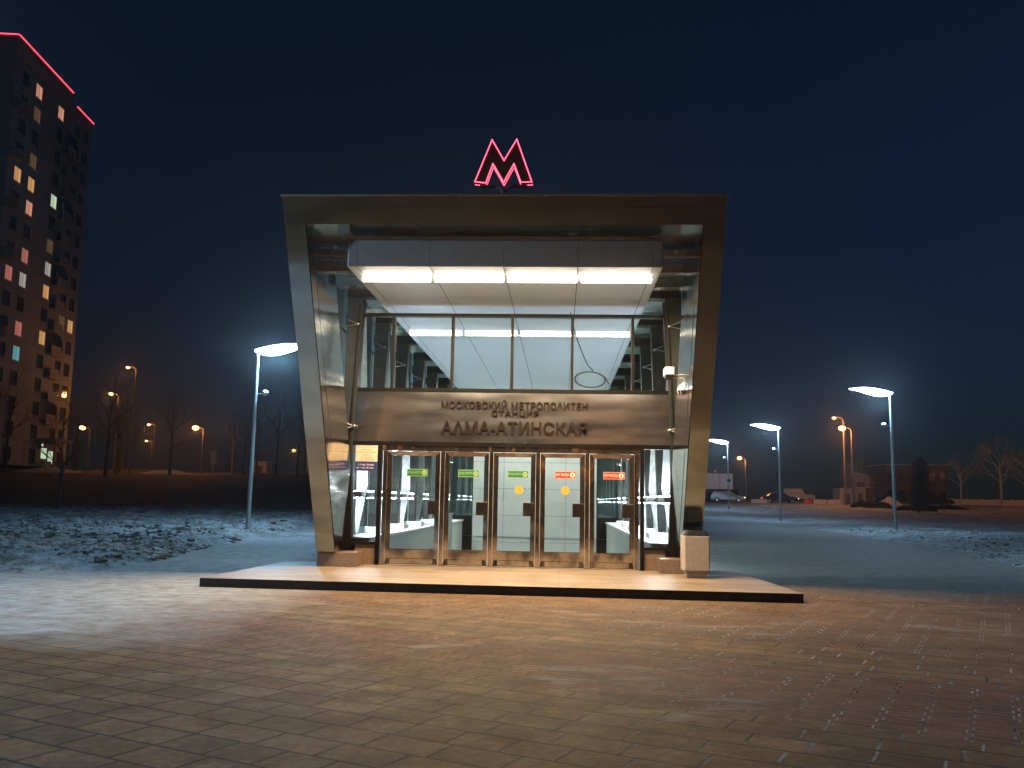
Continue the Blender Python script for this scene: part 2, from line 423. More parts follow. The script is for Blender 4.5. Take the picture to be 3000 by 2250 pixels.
for y in ysL:
    for x in xsL: gv.append((x, y, ground_z(x, y) - .03))
under = lambda x, y: abs(x + .08) < 3.3 and 1.3 < y < 19.0
nx = len(xsL); gf = [(j * nx + i, j * nx + i + 1, (j + 1) * nx + i + 1, (j + 1) * nx + i) for j in range(len(ysL) - 1) for i in range(nx - 1) if not under((xsL[i] + xsL[i + 1]) / 2, (ysL[j] + ysL[j + 1]) / 2)]
g = MB(); g.v = gv; g.f = gf; g.m = [0] * len(gf)
ground = tag(g.build('ground', M['field'], smooth=False), kind='structure')
ground.data.polygons.foreach_set('use_smooth', [True] * len(ground.data.polygons))
# paved square and the trodden ways round the pavilion
pv = MB(); xs = axis(-10, 16, 1.0, -70, 70); ys = axis(-20, 12, 1.0, -70, 200)
pv.v = [(x, y, base_h(x, y)) for y in ys for x in xs]; n_ = len(xs)
pv.f = [(j * n_ + i, j * n_ + i + 1, (j + 1) * n_ + i + 1, (j + 1) * n_ + i) for j in range(len(ys) - 1) for i in range(n_ - 1)
        if not under(xs[i] + .5, ys[j] + .5) and (ys[j] < 14 or (xs[i] > 2 and xs[i] < 16 and ys[j] < 70))]
pv.m = [0] * len(pv.f)
tag(pv.build('paved_square', M['pave']), kind='structure')
# frozen clods of soil on the dug-over ground
cl = MB(); k = 0
while k < 6500:
    if k < 5200: x, y = random.uniform(-24, -7.6), random.triangular(-2.4, 26, 2)
    else: x, y = random.uniform(12.5, 26), random.uniform(4, 34)
    m_, ml, mr = field_mask(x, y)
    k += 1
    if m_ < .12 or noise.noise(Vector((x * .5, y * .5, 9))) < -.15: continue
    r = random.uniform(.03, .09) * (1 if ml > 0 else .6) * random.choice((1, .8, .7, 1.7))
    z = ground_z(x, y) - .03
    b0 = len(cl.v); cl.sphere((x, y, z), r, 7, 5, (random.uniform(.8, 1.5), random.uniform(.8, 1.4), random.uniform(.45, .85)))
    off = random.random() * 50
    for q in range(b0, len(cl.v)):
        p = Vector(cl.v[q]); d = p - Vector((x, y, z)); s_ = 1 + .5 * noise.noise(p * 9 + Vector((off, 0, 0)))
        cl.v[q] = tuple(Vector((x, y, z)) + d * s_)
tag(cl.build('soil_clods', M['clod']), 'frozen clods of dug soil dusted with snow beside the trodden path', 'soil', kind='stuff')

gr_ = MB(); rg_ = random.Random(5); k = 0
while k < 9000:
    k += 1
    if rg_.random() < .65: x, y = rg_.uniform(-28, -7.4), rg_.triangular(-2.4, 30, 3)
    else: x, y = rg_.uniform(12.5, 28), rg_.uniform(4, 36)
    m_, ml, mr = field_mask(x, y)
    if m_ < .3 or noise.noise(Vector((x * .4, y * .4, 21))) < .05: continue
    z = ground_z(x, y) - .04
    for q in range(3):
        a = rg_.uniform(0, 6.28); h_ = rg_.uniform(.06, .22); l_ = rg_.uniform(.02, .12); dx, dy = math.cos(a), math.sin(a)
        gr_.add([(x - dy * .006, y + dx * .006, z), (x + dy * .006, y - dx * .006, z), (x + dx * l_, y + dy * l_, z + h_)], [(0, 1, 2)])
M['straw'] = plain('dry_straw', (.16, .13, .08), .9, 0, .4)
tag(gr_.build('dry_grass', M['straw']), 'short dry grass poking through the thin snow', 'grass', kind='stuff')
# ------------------------------------------------------------------ raised granite step
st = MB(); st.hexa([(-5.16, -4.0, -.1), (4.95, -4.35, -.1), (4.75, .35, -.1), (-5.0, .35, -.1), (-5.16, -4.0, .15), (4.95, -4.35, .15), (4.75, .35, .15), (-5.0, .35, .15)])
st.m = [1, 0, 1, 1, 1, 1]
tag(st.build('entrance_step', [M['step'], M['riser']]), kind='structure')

# ------------------------------------------------------------------ pavilion
X0 = -.08
pav = empty('metro_pavilion', (X0, 0, .15))
tag(pav, 'steel and glass metro entrance pavilion with a forward leaning portal, lit from inside', 'metro entrance')
def part(mb, name, mat, parent=None, **kw):
    mb.v = [(x, y, z - .15) for x, y, z in mb.v]       # drawn in world heights, pavilion origin is on the step
    return mb.build(name, mat, parent or pav, **kw)
Yf = lambda z: -.68 - (z - .15) * .53
HO, HI, ZT, ZI, ZB, DP = 3.92, 3.53, 6.86, 6.42, .45, 1.62
def lean(x0, x1, z0, z1, dy0, dy1, mb, mi=0):
    mb.hexa([(x0, Yf(z0) + dy0, z0), (x1, Yf(z0) + dy0, z0), (x1, Yf(z0) + dy1, z0), (x0, Yf(z0) + dy1, z0),
             (x0, Yf(z1) + dy0, z1), (x1, Yf(z1) + dy0, z1), (x1, Yf(z1) + dy1, z1), (x0, Yf(z1) + dy1, z1)], mi)
for s in (-1, 1):
    def L(a, b, z0, z1, d0, d1, mb, mi=0):
        x0, x1 = sorted((s * a, s * b)); lean(x0, x1, z0, z1, d0, d1, mb, mi)
    c = MB()
    # front cheek, outer cladding and the reveal panel (reveal splays a little inward)
    n_seg = 24
    L(HI + .012, HO, ZB, ZT, 0, DP - .01, c, 0)
    # reveal skin, many rows so that its gentle buckling shows in reflections
    ny = 10
    vs = []; fs = []
    for j in range(n_seg + 1):
        z = ZB + (ZI - ZB) * j / n_seg
        for i in range(ny + 1):
            d = .02 + (DP - .03) * i / ny
            wv = .006 * noise.noise(Vector((d * 1.1, z * 1.7, 5.0 * s))) + .003 * noise.noise(Vector((d * 3, z * 5, 1)))
            vs.append((s * (HI - .09 * (d / DP) + wv), Yf(z) + d, z))
    for j in range(n_seg):
        for i in range(ny):
            q = (j * (ny + 1) + i, j * (ny + 1) + i + 1, (j + 1) * (ny + 1) + i + 1, (j + 1) * (ny + 1) + i)
            fs.append(q if s < 0 else q[::-1])
    c.add(vs, fs, 1)
    col = part(c, 'portal_column', [M['portal'], M['reveal']])
    col.data.polygons.foreach_set('use_smooth', [p.material_index == 1 for p in col.data.polygons])
    sm_ = MB(); x_ = s * (HI - .03)
    L(HI - .022, HI + .01, ZB + .02, ZI - .02, .34, .352, sm_); part(sm_, 'panel_joint', M['letters'], col)
    bl = MB(); bl.box(*sorted((s * 3.12, s * 3.93)), -.76, .62, .15, .44); part(bl, 'plinth_block', M['granite'], bevel=.012)
    bl = MB(); L(3.58, 3.88, .43, .46, .06, .9, bl); part(bl, 'shoe', M['black'], col)
# top beam
tb = MB(); lean(-HI - .010, HI + .010, ZI, ZT, 0, DP - .02, tb, 0)
tbo = part(tb, 'portal_beam', [M['portal']])
j_ = MB(); lean(-3.4, 3.75, 6.69, 6.70, -.004, .02, j_); part(j_, 'panel_joint', M['seam'], tbo)
j_ = MB(); lean(-HO - .02, HO + .02, ZT, ZT + .025, -.02, DP, j_); part(j_, 'roof_trim', M['soffit'], tbo)
# cross bars behind the beam, seen between ceiling box and column
for s in (-1, 1):
    b = MB(); b.box(*sorted((s * 2.90, s * 3.47)), -2.15, -1.95, 6.03, 6.25); b.box(*sorted((s * 2.90, s * 3.47)), -2.55, -2.40, 6.24, 6.36)
    part(b, 'cross_bar', M['soffit'], bevel=.01)

# ceiling box: fascia, soffit panels, side returns
CZ, CY0, CY1, CW = 5.80, -3.42, 18.9, 2.87
ce = MB()
seams = [-CW, -2.72, -1.36, 0.0, 1.36, 2.72, CW]
cy = [CY0, -.9, 1.8, 4.5, 7.2, 9.9, 12.6, 15.3, CY1]
for i in range(6):
    for j in range(len(cy) - 1):
        ce.box(seams[i] + .008, seams[i + 1] - .008, cy[j] + (.0 if j == 0 else .005), cy[j + 1] - .004, CZ, CZ + .006)
ceo = part(ce, 'ceiling', M['ceil'])
bk = MB(); bk.box(-CW, CW, CY0 + .03, CY1, CZ + .008, CZ + .10); part(bk, 'ceiling_backing', M['seam'], ceo)
fa = MB()
for i in range(6):
    fa.box(seams[i] + .004, seams[i + 1] - .004, CY0 - .02, CY0 - .002, CZ - .002, 6.29)
fao = part(fa, 'fascia', M['fascia'])
fb = MB(); fb.box(-CW, CW, CY0 - .001, CY0 + .025, CZ + .035, 6.30); part(fb, 'fascia_backing', M['seam'], fao)
fb = MB(); fb.box(-CW, CW, CY0 - .05, CY0 + .3, 6.30, 6.36); part(fb, 'fascia_trim', M['soffit'], fao)
for s in (-1, 1):
    sr = MB(); sr.box(*sorted((s * (CW + .002), s * (CW + .02))), CY0, CY1, CZ, 6.28); part(sr, 'ceiling_side', M['ceil'])

# steel frames every three metres, fittings and roof glass
ZR = 5.97
for k in range(-1, 7):
    Y = k * 3.0
    for s in (-1, 1):
        if k >= 0:
            p = MB()
            xa, xb = (3.36, 3.66)
            p.hexa([(s * 3.50, Y - .14, .72), (s * 3.66, Y - .14, .72), (s * 3.66, Y + .14, .72), (s * 3.50, Y + .14, .72),
                    (s * 3.30, Y - .14, ZR), (s * 3.66, Y - .14, ZR), (s * 3.66, Y + .14, ZR), (s * 3.30, Y + .14, ZR)] if s > 0 else
                   [(s * 3.66, Y - .14, .72), (s * 3.50, Y - .14, .72), (s * 3.50, Y + .14, .72), (s * 3.66, Y + .14, .72),
                    (s * 3.66, Y - .14, ZR), (s * 3.30, Y - .14, ZR), (s * 3.30, Y + .14, ZR), (s * 3.66, Y + .14, ZR)])
            po = part(p, 'frame_post', M['post'])
            for zz in (5.35, 3.1):
              ft = MB(); ft.sphere((s * 3.40, Y - .18, zz), .045, 8, 6); ft.tube((s * 3.40, Y - .16, zz), (s * 3.62, Y - .30, zz + .08), .018); ft.tube((s * 3.40, Y - .16, zz), (s * 3.62, Y - .30, zz - .08), .018)
              part(ft, 'glass_fitting', M['soffit'], po, smooth=True)
        if k >= 0 or s:
            rb = MB(); yb = Y if k >= 0 else -1.05
            rb.box(*sorted((s * (CW + .03), s * 3.66)), yb - .16, yb + .16, ZR, ZR + .24)
            rb.box(*sorted((s * (CW + .03), s * 3.40)), yb - .20, yb - .16, ZR + .19, ZR + .24)
            part(rb, 'roof_rib', M['dark_steel'] if k >= 0 else M['soffit'])
for s in (-1, 1):
    rg = MB(); rg.box(*sorted((s * (CW + .03), s * 3.70)), -1.9, 18.9, 6.30, 6.32); part(rg, 'roof_glass', M['glass_roof'])
    # side glazing in one leaf with dark joints
    sg = MB()
    sg.add([(s * 3.70, .78, .72), (s * 3.70, 18.9, .72), (s * 3.70, 18.9, 6.3), (s * 3.70, -2.1, 6.3)], [(0, 1, 2, 3)])
    so = part(sg, 'side_glazing', M['glass_side'])
    sj = MB()
    for zz in (1.72, 2.88, 4.04, 5.2):
        y0 = .78 - (zz - .72) * (2.88 / 5.58) + .05
        sj.box(*sorted((s * 3.685, s * 3.70)), y0, 18.9, zz, zz + .022)
    for yy in (1.5, 4.5, 7.5, 10.5, 13.5, 16.5): sj.box(*sorted((s * 3.688, s * 3.699)), yy, yy + .02, .74, 6.28)
    part(sj, 'glazing_joint', M['seam'], so)
    # white tapering fins between the frames
    for yy in (1.5, 4.5, 7.5, 10.5, 13.5, 16.5):
        f = MB()
        f.add([(s * 3.67, yy, .74), (s * 3.60, yy, .74), (s * 3.40, yy, 1.9), (s * 3.44, yy, 2.6), (s * 3.60, yy, 5.9), (s * 3.67, yy, 5.9),
               (s * 3.67, yy + .03, .74), (s * 3.60, yy + .03, .74), (s * 3.40, yy + .03, 1.9), (s * 3.44, yy + .03, 2.6), (s * 3.60, yy + .03, 5.9), (s * 3.67, yy + .03, 5.9)],
              [(0, 1, 2, 3, 4, 5), (11, 10, 9, 8, 7, 6)] + [(i, (i + 1) % 6, 6 + (i + 1) % 6, 6 + i) for i in range(6)])
        part(f, 'glass_fin', M['fin'])
    # parapet with white sill that steps, and the rail
    pp = MB(); pp.box(*sorted((s * 3.05, s * 3.68)), .12, 19.4, -3.6, .66); part(pp, 'parapet', M['wallpan'])
    sl = MB(); sl.box(*sorted((s * 3.0, s * 3.68)), .10, 19.4, .66, .715)
    for yy in (2.6, 5.6, 8.6, 11.6, 14.6): sl.box(*sorted((s * 3.22, s * 3.68)), yy, yy + .75, .716, .86)
    part(sl, 'window_sill', M['sill'], bevel=.005)
    ral = MB(); ral.box(*sorted((s * 3.52, s * 3.60)), .2, 18.8, 1.60, 1.68); part(ral, 'wall_rail', M['soffit'])
# rear wall of grey panels over the stairs, with glass either side
rw = MB()
for i in range(4):
    for j in range(9):
        rw.box(-2.62 + 1.31 * i + .006, -1.31 + 1.31 * i - .006, 19.0, 19.05, -3.55 + j * 1.12 + .006, min(5.78, -2.43 + j * 1.12) - .006)
rwo = part(rw, 'rear_wall', M['wallpan'])
b = MB(); b.box(-2.65, 2.65, 19.052, 19.2, -3.6, 5.79); part(b, 'wall_backing', M['seam'], rwo)
b = MB(); b.box(-3.7, 3.7, 19.22, 19.26, 6.0, 6.3); part(b, 'rear_lintel', M['dark_steel'])
for s in (-1, 1):
    b = MB(); b.box(*sorted((s * 2.66, s * 3.66)), 19.1, 19.2, -3.6, .9); part(b, 'rear_spandrel', M['dark_steel'])
for s in (-1, 1):
    b = MB(); b.box(*sorted((s * 2.66, s * 3.68)), 19.1, 19.11, .9, 6.0); part(b, 'rear_glazing', M['glass_side'])
# floor and stairs going down
fl = MB(); fl.box(-3.05, 3.05, .08, 5.5, -.2, .15)
for i in range(24):
    fl.box(-3.05, 3.05, 5.5 + i * .33, 5.5 + (i + 1) * .33, -3.8, .15 - .145 * (i + 1))
fl.box(-3.05, 3.05, 13.42, 19.4, -3.9, -3.33)
part(fl, 'stair_floor', M['granite_lt'])
# turnstile-like steel cabinets on the landing, seen at the foot of the first door
for s in (-1,):
    b = MB(); b.box(-2.05, -1.72, 3.4, 4.2, .15, 1.18); b.box(-2.08, -1.69, 3.37, 4.23, 1.181, 1.21); part(b, 'ticket_cabinet', M['granite_lt'], bevel=.01)

# facade: transoms and mullions
FY0, FY1 = -.10, .05
def fbar(x0, x1, z0, z1, y0=FY0, y1=FY1):
    b = MB(); b.box(x0, x1, y0, y1, z0, z1); return b
for (z0, z1) in ((5.55, 5.62), (3.88, 3.96), (2.70, 2.79)):
    part(fbar(-3.34 if z0 > 4 else -3.44, 3.34 if z0 > 4 else 3.44, z0, z1), 'transom', M['dark_steel'])
for x in (-2.62, -1.31, 0, 1.31, 2.62):
    part(fbar(x - .03, x + .03, 3.962, 5.548, FY0 - .004), 'mullion', M['dark_steel'])
for s in (-1, 1):
    p = MB(); a, b_ = 3.45, 3.55
    def sl8(x0b, x1b, x0t, x1t, z0, z1):
        pts = [(x0b, -.11, z0), (x1b, -.11, z0), (x1b, .06, z0), (x0b, .06, z0), (x0t, -.11, z1), (x1t, -.11, z1), (x1t, .06, z1), (x0t, .06, z1)]
        if s < 0: pts = [(-x, y, z) for x, y, z in pts]; pts = [pts[i] for i in (1, 0, 3, 2, 5, 4, 7, 6)]
        return pts
    p.hexa(sl8(3.37, 3.50, 3.45, 3.60, .45, 2.75)); p.hexa(sl8(3.45, 3.60, 3.27, 3.52, 2.751, 5.9))
    part(p, 'corner_post', M['dark_steel'])
    tr = MB(); tr.tube((s * 3.53, -.13, 2.2), (s * 3.37, -.13, 5.8), .028, .028, 10); part(tr, 'post_highlight_rod', M['dark_steel'], smooth=True)  # rod added in the shape of the thin highlight along the post
    # side light: glass, sill bar, granite below, black inner mullion
    part(fbar(*sorted((s * 2.78, s * 2.86)), .151, 2.698), 'mullion', M['dark_steel'])
    part(fbar(*sorted((s * 2.861, s * 3.40)), .57, .63), 'transom', M['dark_steel'])
    part(fbar(*sorted((s * 2.861, s * 3.30)), .15, .569, -.06, .08), 'plinth', M['granite'])
    part(fbar(*sorted((s * 2.861, s * 3.42)), .631, 2.70, -.012, .0), 'side_light', M['glass'])
pn = [-3.36, -2.65, -1.34, -.03, 1.28, 2.59, 3.36]
xe = [-3.36, -2.62, -1.31, 0, 1.31, 2.62, 3.36]
for i in range(6):
    b = MB(); x0, x1 = xe[i] + (.031 if i else .0), xe[i + 1] - (.031 if i < 5 else 0)
    b.box(x0, x1, .035, .047, 3.961, 5.549); part(b, 'window_pane', M['glass'])
# sign band, gently buckled sheet
sb = MB(); NX, NZ = 60, 14; vs = []; fs = []
for j in range(NZ + 1):
    for i in range(NX + 1):
        x = -3.43 + 6.86 * i / NX; z = 2.792 + 1.086 * j / NZ
        e = math.sin(math.pi * i / NX) ** .3 * math.sin(math.pi * j / NZ) ** .5
        w = .012 * noise.noise(Vector((x * .55, z * 1.5, 2))) + .004 * noise.noise(Vector((x * 1.7, z * 3.2, 7)))
        vs.append((x, -.085 + w * e, z))
for j in range(NZ):
    for i in range(NX): fs.append((j * (NX + 1) + i, j * (NX + 1) + i + 1, (j + 1) * (NX + 1) + i + 1, (j + 1) * (NX + 1) + i))
sb.add(vs, fs); sbo = part(sb, 'sign_band', M['band'], smooth=True)
b = MB(); b.box(-3.43, 3.43, -.05, .04, 2.80, 3.87); part(b, 'band_backing', M['dark_steel'], sbo)
lt = MB()
put_text(lt, 'МОСКОВСКИЙ МЕТРОПОΛИТЕН', .07, -.10, 3.62, 3.16, .20, 0, .012, .03, 1.06)
put_text(lt, 'СТАНЦИЯ', .09, -.10, 3.415, 1.01, .155, 0, .012, .03, 1.12)
part(lt, 'lettering', M['letters'], sbo)
lt = MB(); put_text(lt, 'АΛМА-АТИНСКАЯ', .07, -.10, 3.115, 3.14, .27, 0, .016, .03, 1.05)
part(lt, 'station_name_letters', M['letters'], sbo)

# doors
fr = MB(); fr.box(-2.779, 2.779, -.07, .05, 2.59, 2.699); fro = part(fr, 'door_header', M['door'])
th = MB(); th.box(-2.779, 2.779, -.09, .08, .151, .165); part(th, 'threshold', M['soffit'])
edges = [-2.70, -1.45, -.40, .605, 1.655, 2.70]
DT = 2.585
for i in range(6):
    x = edges[i]; b = MB(); b.box(x - .045, x + .045, -.075, .05, .166, DT); part(b, 'door_post', M['door'])
for i in range(5):
    a, b_ = edges[i] + .053, edges[i + 1] - .053
    sw, y0, y1 = .10, -.115, -.065
    d = MB()
    # mitred frame: two stiles and a top rail, chamfered towards the glass
    zt, zk = DT - .012, .50
    def bev(p):     # outer ring at y0, inner ring set back
        d.hexa(p)
    o = [(a, .175), (b_, .175), (b_, zt), (a, zt)]; inn = [(a + sw, zk), (b_ - sw, zk), (b_ - sw, zt - .085), (a + sw, zt - .085)]
    vs = [(x, y0, z) for x, z in o] + [(x, y0 + .022, z) for x, z in inn] + [(x, y1, z) for x, z in o] + [(x, y1, z) for x, z in inn]
    fs = []
    for k in range(4):
        n_ = (k + 1) % 4
        fs += [(k, n_, 4 + n_, 4 + k), (8 + n_, 8 + k, 12 + k, 12 + n_), (k, 8 + k, 8 + n_, n_), (4 + k, 4 + n_, 12 + n_, 12 + k)]
    d.add(vs, fs)
    do = part(d, 'door', M['door'])
    kp = MB(); kp.box(a + .11, b_ - .11, y0 - .006, y0 + .018, .19, .30); kp.box(a + .03, b_ - .03, y0 - .004, y0 + .012, .305, .49); part(kp, 'kick_plate', M['door'], do, bevel=.004)
    g_ = MB(); g_.box(a + sw - .005, b_ - sw + .005, -.086, -.08, zk, zt - .085); part(g_, 'pane', M['glass'], do)
    hx = b_ - .02 if i != 0 else b_ - .005
    h = MB(); h.box(hx - .235, hx - .0, y0 - .05, y0 - .035, 1.235, 1.52); h.box(hx - .09, hx - .03, y0 - .035, y0, 1.26, 1.30); h.box(hx - .09, hx - .03, y0 - .035, y0, 1.45, 1.49)
    part(h, 'handle', M['door'], do, bevel=.004)
    e_ = MB(); e_.box(a - .007, a - .001, -.10, -.05, .18, zt); e_.box(b_ + .001, b_ + .007, -.10, -.05, .18, zt); e_.box(a, b_, -.115, -.06, .167, .173); part(e_, 'edge_seal', M['fin'], do)
    hg = MB(); hg.sphere((a + .03, y0 - .01, .185), .018, 8, 6); part(hg, 'pivot', M['black'], do)
    # sticker
    cx = [-2.00, -.885, .175, 1.19, 2.225][i]; go = i < 3
    sk = MB(); ys = -.0875
    sk.box(cx - .225, cx + .225, ys - .003, ys, 2.045, 2.20, 1); sk.box(cx - .212, cx + .212, ys - .005, ys - .0031, 2.058, 2.187, 0)
    sk.disc(cx + .15, ys - .0051, 2.122, .055, 24, 2, .001)
    put_text(sk, 'ВХОД В МЕТРО' if go else 'НЕТ ВХОДА', cx - .06, ys - .0052, 2.122, .285, .062, 2, .02, .0012)
    if go: put_text(sk, 'М', cx + .15, ys - .0064, 2.122, .06, .045, 3, .02, .001)
    else:
        sk.box(cx + .14, cx + .16, ys - .0074, ys - .0064, 2.10, 2.15, 3); sk.prism([(cx + .125, 2.11), (cx + .15, 2.085), (cx + .175, 2.11)], ys - .0076, ys - .0065, 3)
    s_o = part(sk, 'sticker', [M['green'] if go else M['red'], M['lime'] if go else M['pink'], M['cream'] if not go else M['lime'], M['red'] if go else M['black']], do)
    s_o['label'] = 'green ВХОД В МЕТРО sticker' if go else 'red НЕТ ВХОДА sticker'
    if i in (2, 3):
        yd = MB(); yd.disc([0, 0, .20, 1.19][i], ys - .001, 1.79, .092, 32); part(yd, 'yellow_dot', M['yellow'], do)

# notice board on the left side light
nb = empty('opening_hours_notice', (X0 - 3.105, -.14, 2.14)); tag(nb, 'cream and navy opening hours notice beside the leftmost door', 'notice')
b = MB(); b.box(-.235, .235, -.012, .012, .205, .545, 0); tx = MB()
for t, z, w, h_ in (('МОСКОВСКИЙ МЕТРОПОЛИТЕН', .51, .41, .016), ('СТАНЦИЯ', .455, .215, .03), ('«АЛМА-АТИНСКАЯ»', .402, .43, .03), ('ОТКРЫТА', .34, .21, .03), ('ДЛЯ ВХОДА', .288, .26, .03), ('ПАССАЖИРОВ', .24, .31, .028)):
    put_text(tx, t, 0, -.0121, z, w, h_, 0, .005, .002)
bo = b.build('upper_board', M['cream'], nb); tx.build('lettering', M['ink'], bo)
b = MB(); b.box(-.24, .225, -.012, .012, 0, .204); tx = MB()
put_text(tx, 'с 5 час. 30 мин.', .0, -.0121, .135, .35, .042, 0, .02, .002); put_text(tx, 'до 1 час. 00 мин.', -.02, -.0121, .065, .38, .042, 0, .02, .002)
bo = b.build('lower_board', M['navy'], nb); tx.build('lettering', M['white_ink'], bo)
b = MB(); b.box(-.01, .01, -.0, .03, .545, .58); b.box(-.2, -.18, .012, .06, .3, .34); b.box(.18, .2, .012, .06, .3, .34); b.build('bracket', M['soffit'], nb)

# tube lights under the ceiling
def tube_light(x, y, mat, label, cat='ceiling light', group='tube lights under the ceiling', pw=110, lc=(1, .93, .80)):
    r = empty('tube_light', (x, y, CZ)); tag(r, label, cat, group)
    b = MB(); b.box(-.66, .66, -.05, .05, -.010, 0); b.box(-.675, -.655, -.035, .035, -.11, 0); b.box(.655, .675, -.035, .035, -.11, 0); b.build('housing', M['fin'], r)
    t = MB(); t.tube((-.655, 0, -.063), (.655, 0, -.063), .052, None, 14); t.build('tube', mat, r, smooth=True)
    l = bpy.data.lights.new('tube_reflector', 'AREA'); l.shape = 'RECTANGLE'; l.size = 1.3; l.size_y = .10; l.energy = pw; l.color = lc
    lo_ = bpy.data.objects.new('tube_reflector', l); COL.objects.link(lo_); lo_.parent = r; lo_.location = (0, 0, -.125)
    return r
names = ['outermost left', 'second from the left', 'third from the left', 'outermost right']
for i in range(4):
    tube_light(X0 - 2.09 + 1.395 * i, -2.72, M['tubeglow'], 'bright warm tube light under the canopy in front of the windows, ' + names[i], group='tube lights under the front canopy', pw=330, lc=(1.0, .72, .42))
for yy in (16.4,):  # hidden row, added to brighten the hall and its rear wall
    for i in range(4):
        tube_light(X0 - 2.09 + 1.395 * i, yy, M['tubeglow_added'], 'unseen tube light added deep inside the pavilion to brighten the rear wall', group='added tube lights over the stairs', pw=150)
# wall lamps shining up and down
k = 0
for s in (-1, 1):
    for yy in (.95, 2.15, 3.75, 5.2, 6.8, 8.2, 11.2, 14.2, 17.2):
        r = empty('wall_lamp', (X0 + s * 3.47, yy, 1.64))
        tag(r, 'up and down wall lamp on the %s side rail of the pavilion' % ('left' if s < 0 else 'right'), 'wall lamp', 'wall lamps on the %s side rail' % ('left' if s < 0 else 'right'))
        b = MB(); b.box(-.075, .075, -.09, .09, -.075, .075); b.build('body', M['soffit'], r, bevel=.01)
        b = MB(); b.box(-.06, .06, -.075, .075, .0755, .082); b.box(-.06, .06, -.075, .075, -.082, -.0755); b.build('diffuser', M['sconce'], r)

# coiled cable hanging behind the window
cb = MB(); pts = []
for a_, b_ in (((1.187, 5.79)), (1.25, 5.5)), ((1.337, 5.205), (1.42, 4.97)), ((1.506, 4.765), (1.60, 4.57)):
    pts += [(a_[0], .5, a_[1]), (b_[0], .5, b_[1])]
pts.append((1.70, .5, 4.475))
for i in range(130):
    t = math.pi * .45 - 2 * math.pi * i / 40; rr = 1 + .05 * math.sin(i * .31) + .0004 * i
    pts.append((1.64 + .32 * rr * math.cos(t), .5 + .22 * math.sin(t) + .02 * math.sin(i * .17), 4.265 + .205 * rr * math.sin(t) - .02 * math.cos(t)))
pts += [(1.97, .5, 4.33), (2.06, .5, 4.16)]
tag(cb.build('cable_coil', M['cable'], smooth=True) if cb.path(pts, .013, 6) else None, 'loop of dark cable hanging from the ceiling behind the right-hand windows', 'cable')

# security camera on the right reveal
cc = empty('security_camera', (X0 + 3.49, -1.75, 4.05)); tag(cc, 'small pale security camera on a bracket on the right steel column', 'security camera')
b = MB(); b.box(-.012, .015, -.05, .05, -.12, .12); b.build('wall_plate', M['pale_cable'], cc)
b = MB(); b.tube((0, 0, .03), (-.27, -.02, .0), .014); b.tube((0, 0, -.06), (-.27, -.02, -.03), .01); b.build('bracket_arm', M['pale_cable'], cc)
b = MB(); b.box(-.39, -.21, -.20, .16, .0, .155); bo = b.build('housing', M['white_paint'], cc, bevel=.012)
b = MB(); b.box(-.375, -.225, -.19, .15, -.05, -.002); b.tube((-.30, .16, .07), (-.30, .20, .07), .045, None, 14); b.build('lens', M['black'], bo)
b = MB(); b.path([(-.06, -.06, -.03), (-.08, -.07, -.12), (-.13, -.08, -.22), (-.14, -.08, -.32), (-.12, -.08, -.37)], .009); b.path([(-.05, -.05, -.03), (-.06, -.06, -.15), (-.085, -.06, -.28), (-.06, -.06, -.38)], .009); b.build('cable', M['pale_cable'], cc, smooth=True)

# red M on the roof
ms = empty('metro_sign', (X0 + .01, -3.95, 6.87)); tag(ms, 'large letter М sign outlined with red lights on the pavilion roof', 'metro sign')
PX = [(550, 215), (830, 665), (1110, 205), (1465, 1125), (1220, 1135), (1055, 735), (830, 1135), (580, 735), (425, 1150), (180, 1120)]
def mp_(p): return ((p[0] - 825) * .000792, 1.12 - (p[1] - 205) * .000862)
poly = [mp_(p) for p in PX]
def tri_prism(mb, poly, y0, y1):
    # the letter is cut into its four strokes
    P = poly; quads = [(0, 7, 8, 9), (0, 1, 6, 7), (1, 2, 5, 6), (2, 3, 4, 5)]
    b0 = len(mb.v); mb.v += [(x, y0, z) for x, z in P] + [(x, y1, z) for x, z in P]
    n = len(P)
    for q in quads: mb.f.append(tuple(b0 + i for i in q)); mb.m.append(0); mb.f.append(tuple(b0 + n + i for i in reversed(q))); mb.m.append(0)
    for i in range(n): mb.f.append((b0 + i, b0 + (i + 1) % n, b0 + n + (i + 1) % n, b0 + n + i)); mb.m.append(0)
b = MB(); tri_prism(b, poly, -.07, .07); lo = b.build('letter', M['rust'], ms)
b = MB()
for i in range(len(poly)):
    p, q = Vector(poly[i]), Vector(poly[(i + 1) % len(poly)]); n = max(2, int((q - p).length / .030))
    for k in range(n):
        c = p + (q - p) * (k / n)
        b.sphere((c.x, -.078, c.y), .0105, 6, 4)
        b.sphere((c.x, .078, c.y), .0105, 6, 4)
b.build('light_outline', M['led'], lo)
b = MB(); b.tube((0, 0, 0), (0, 0, .20), .045, None, 12); b.tube((0, 0, .16), (-.16, 0, .30), .03); b.tube((0, 0, .16), (.16, 0, .30), .03); b.box(-.42, -.12, -.05, .05, .255, .285); b.box(.12, .42, -.05, .05, .255, .285); b.build('support', M['rust'], ms)

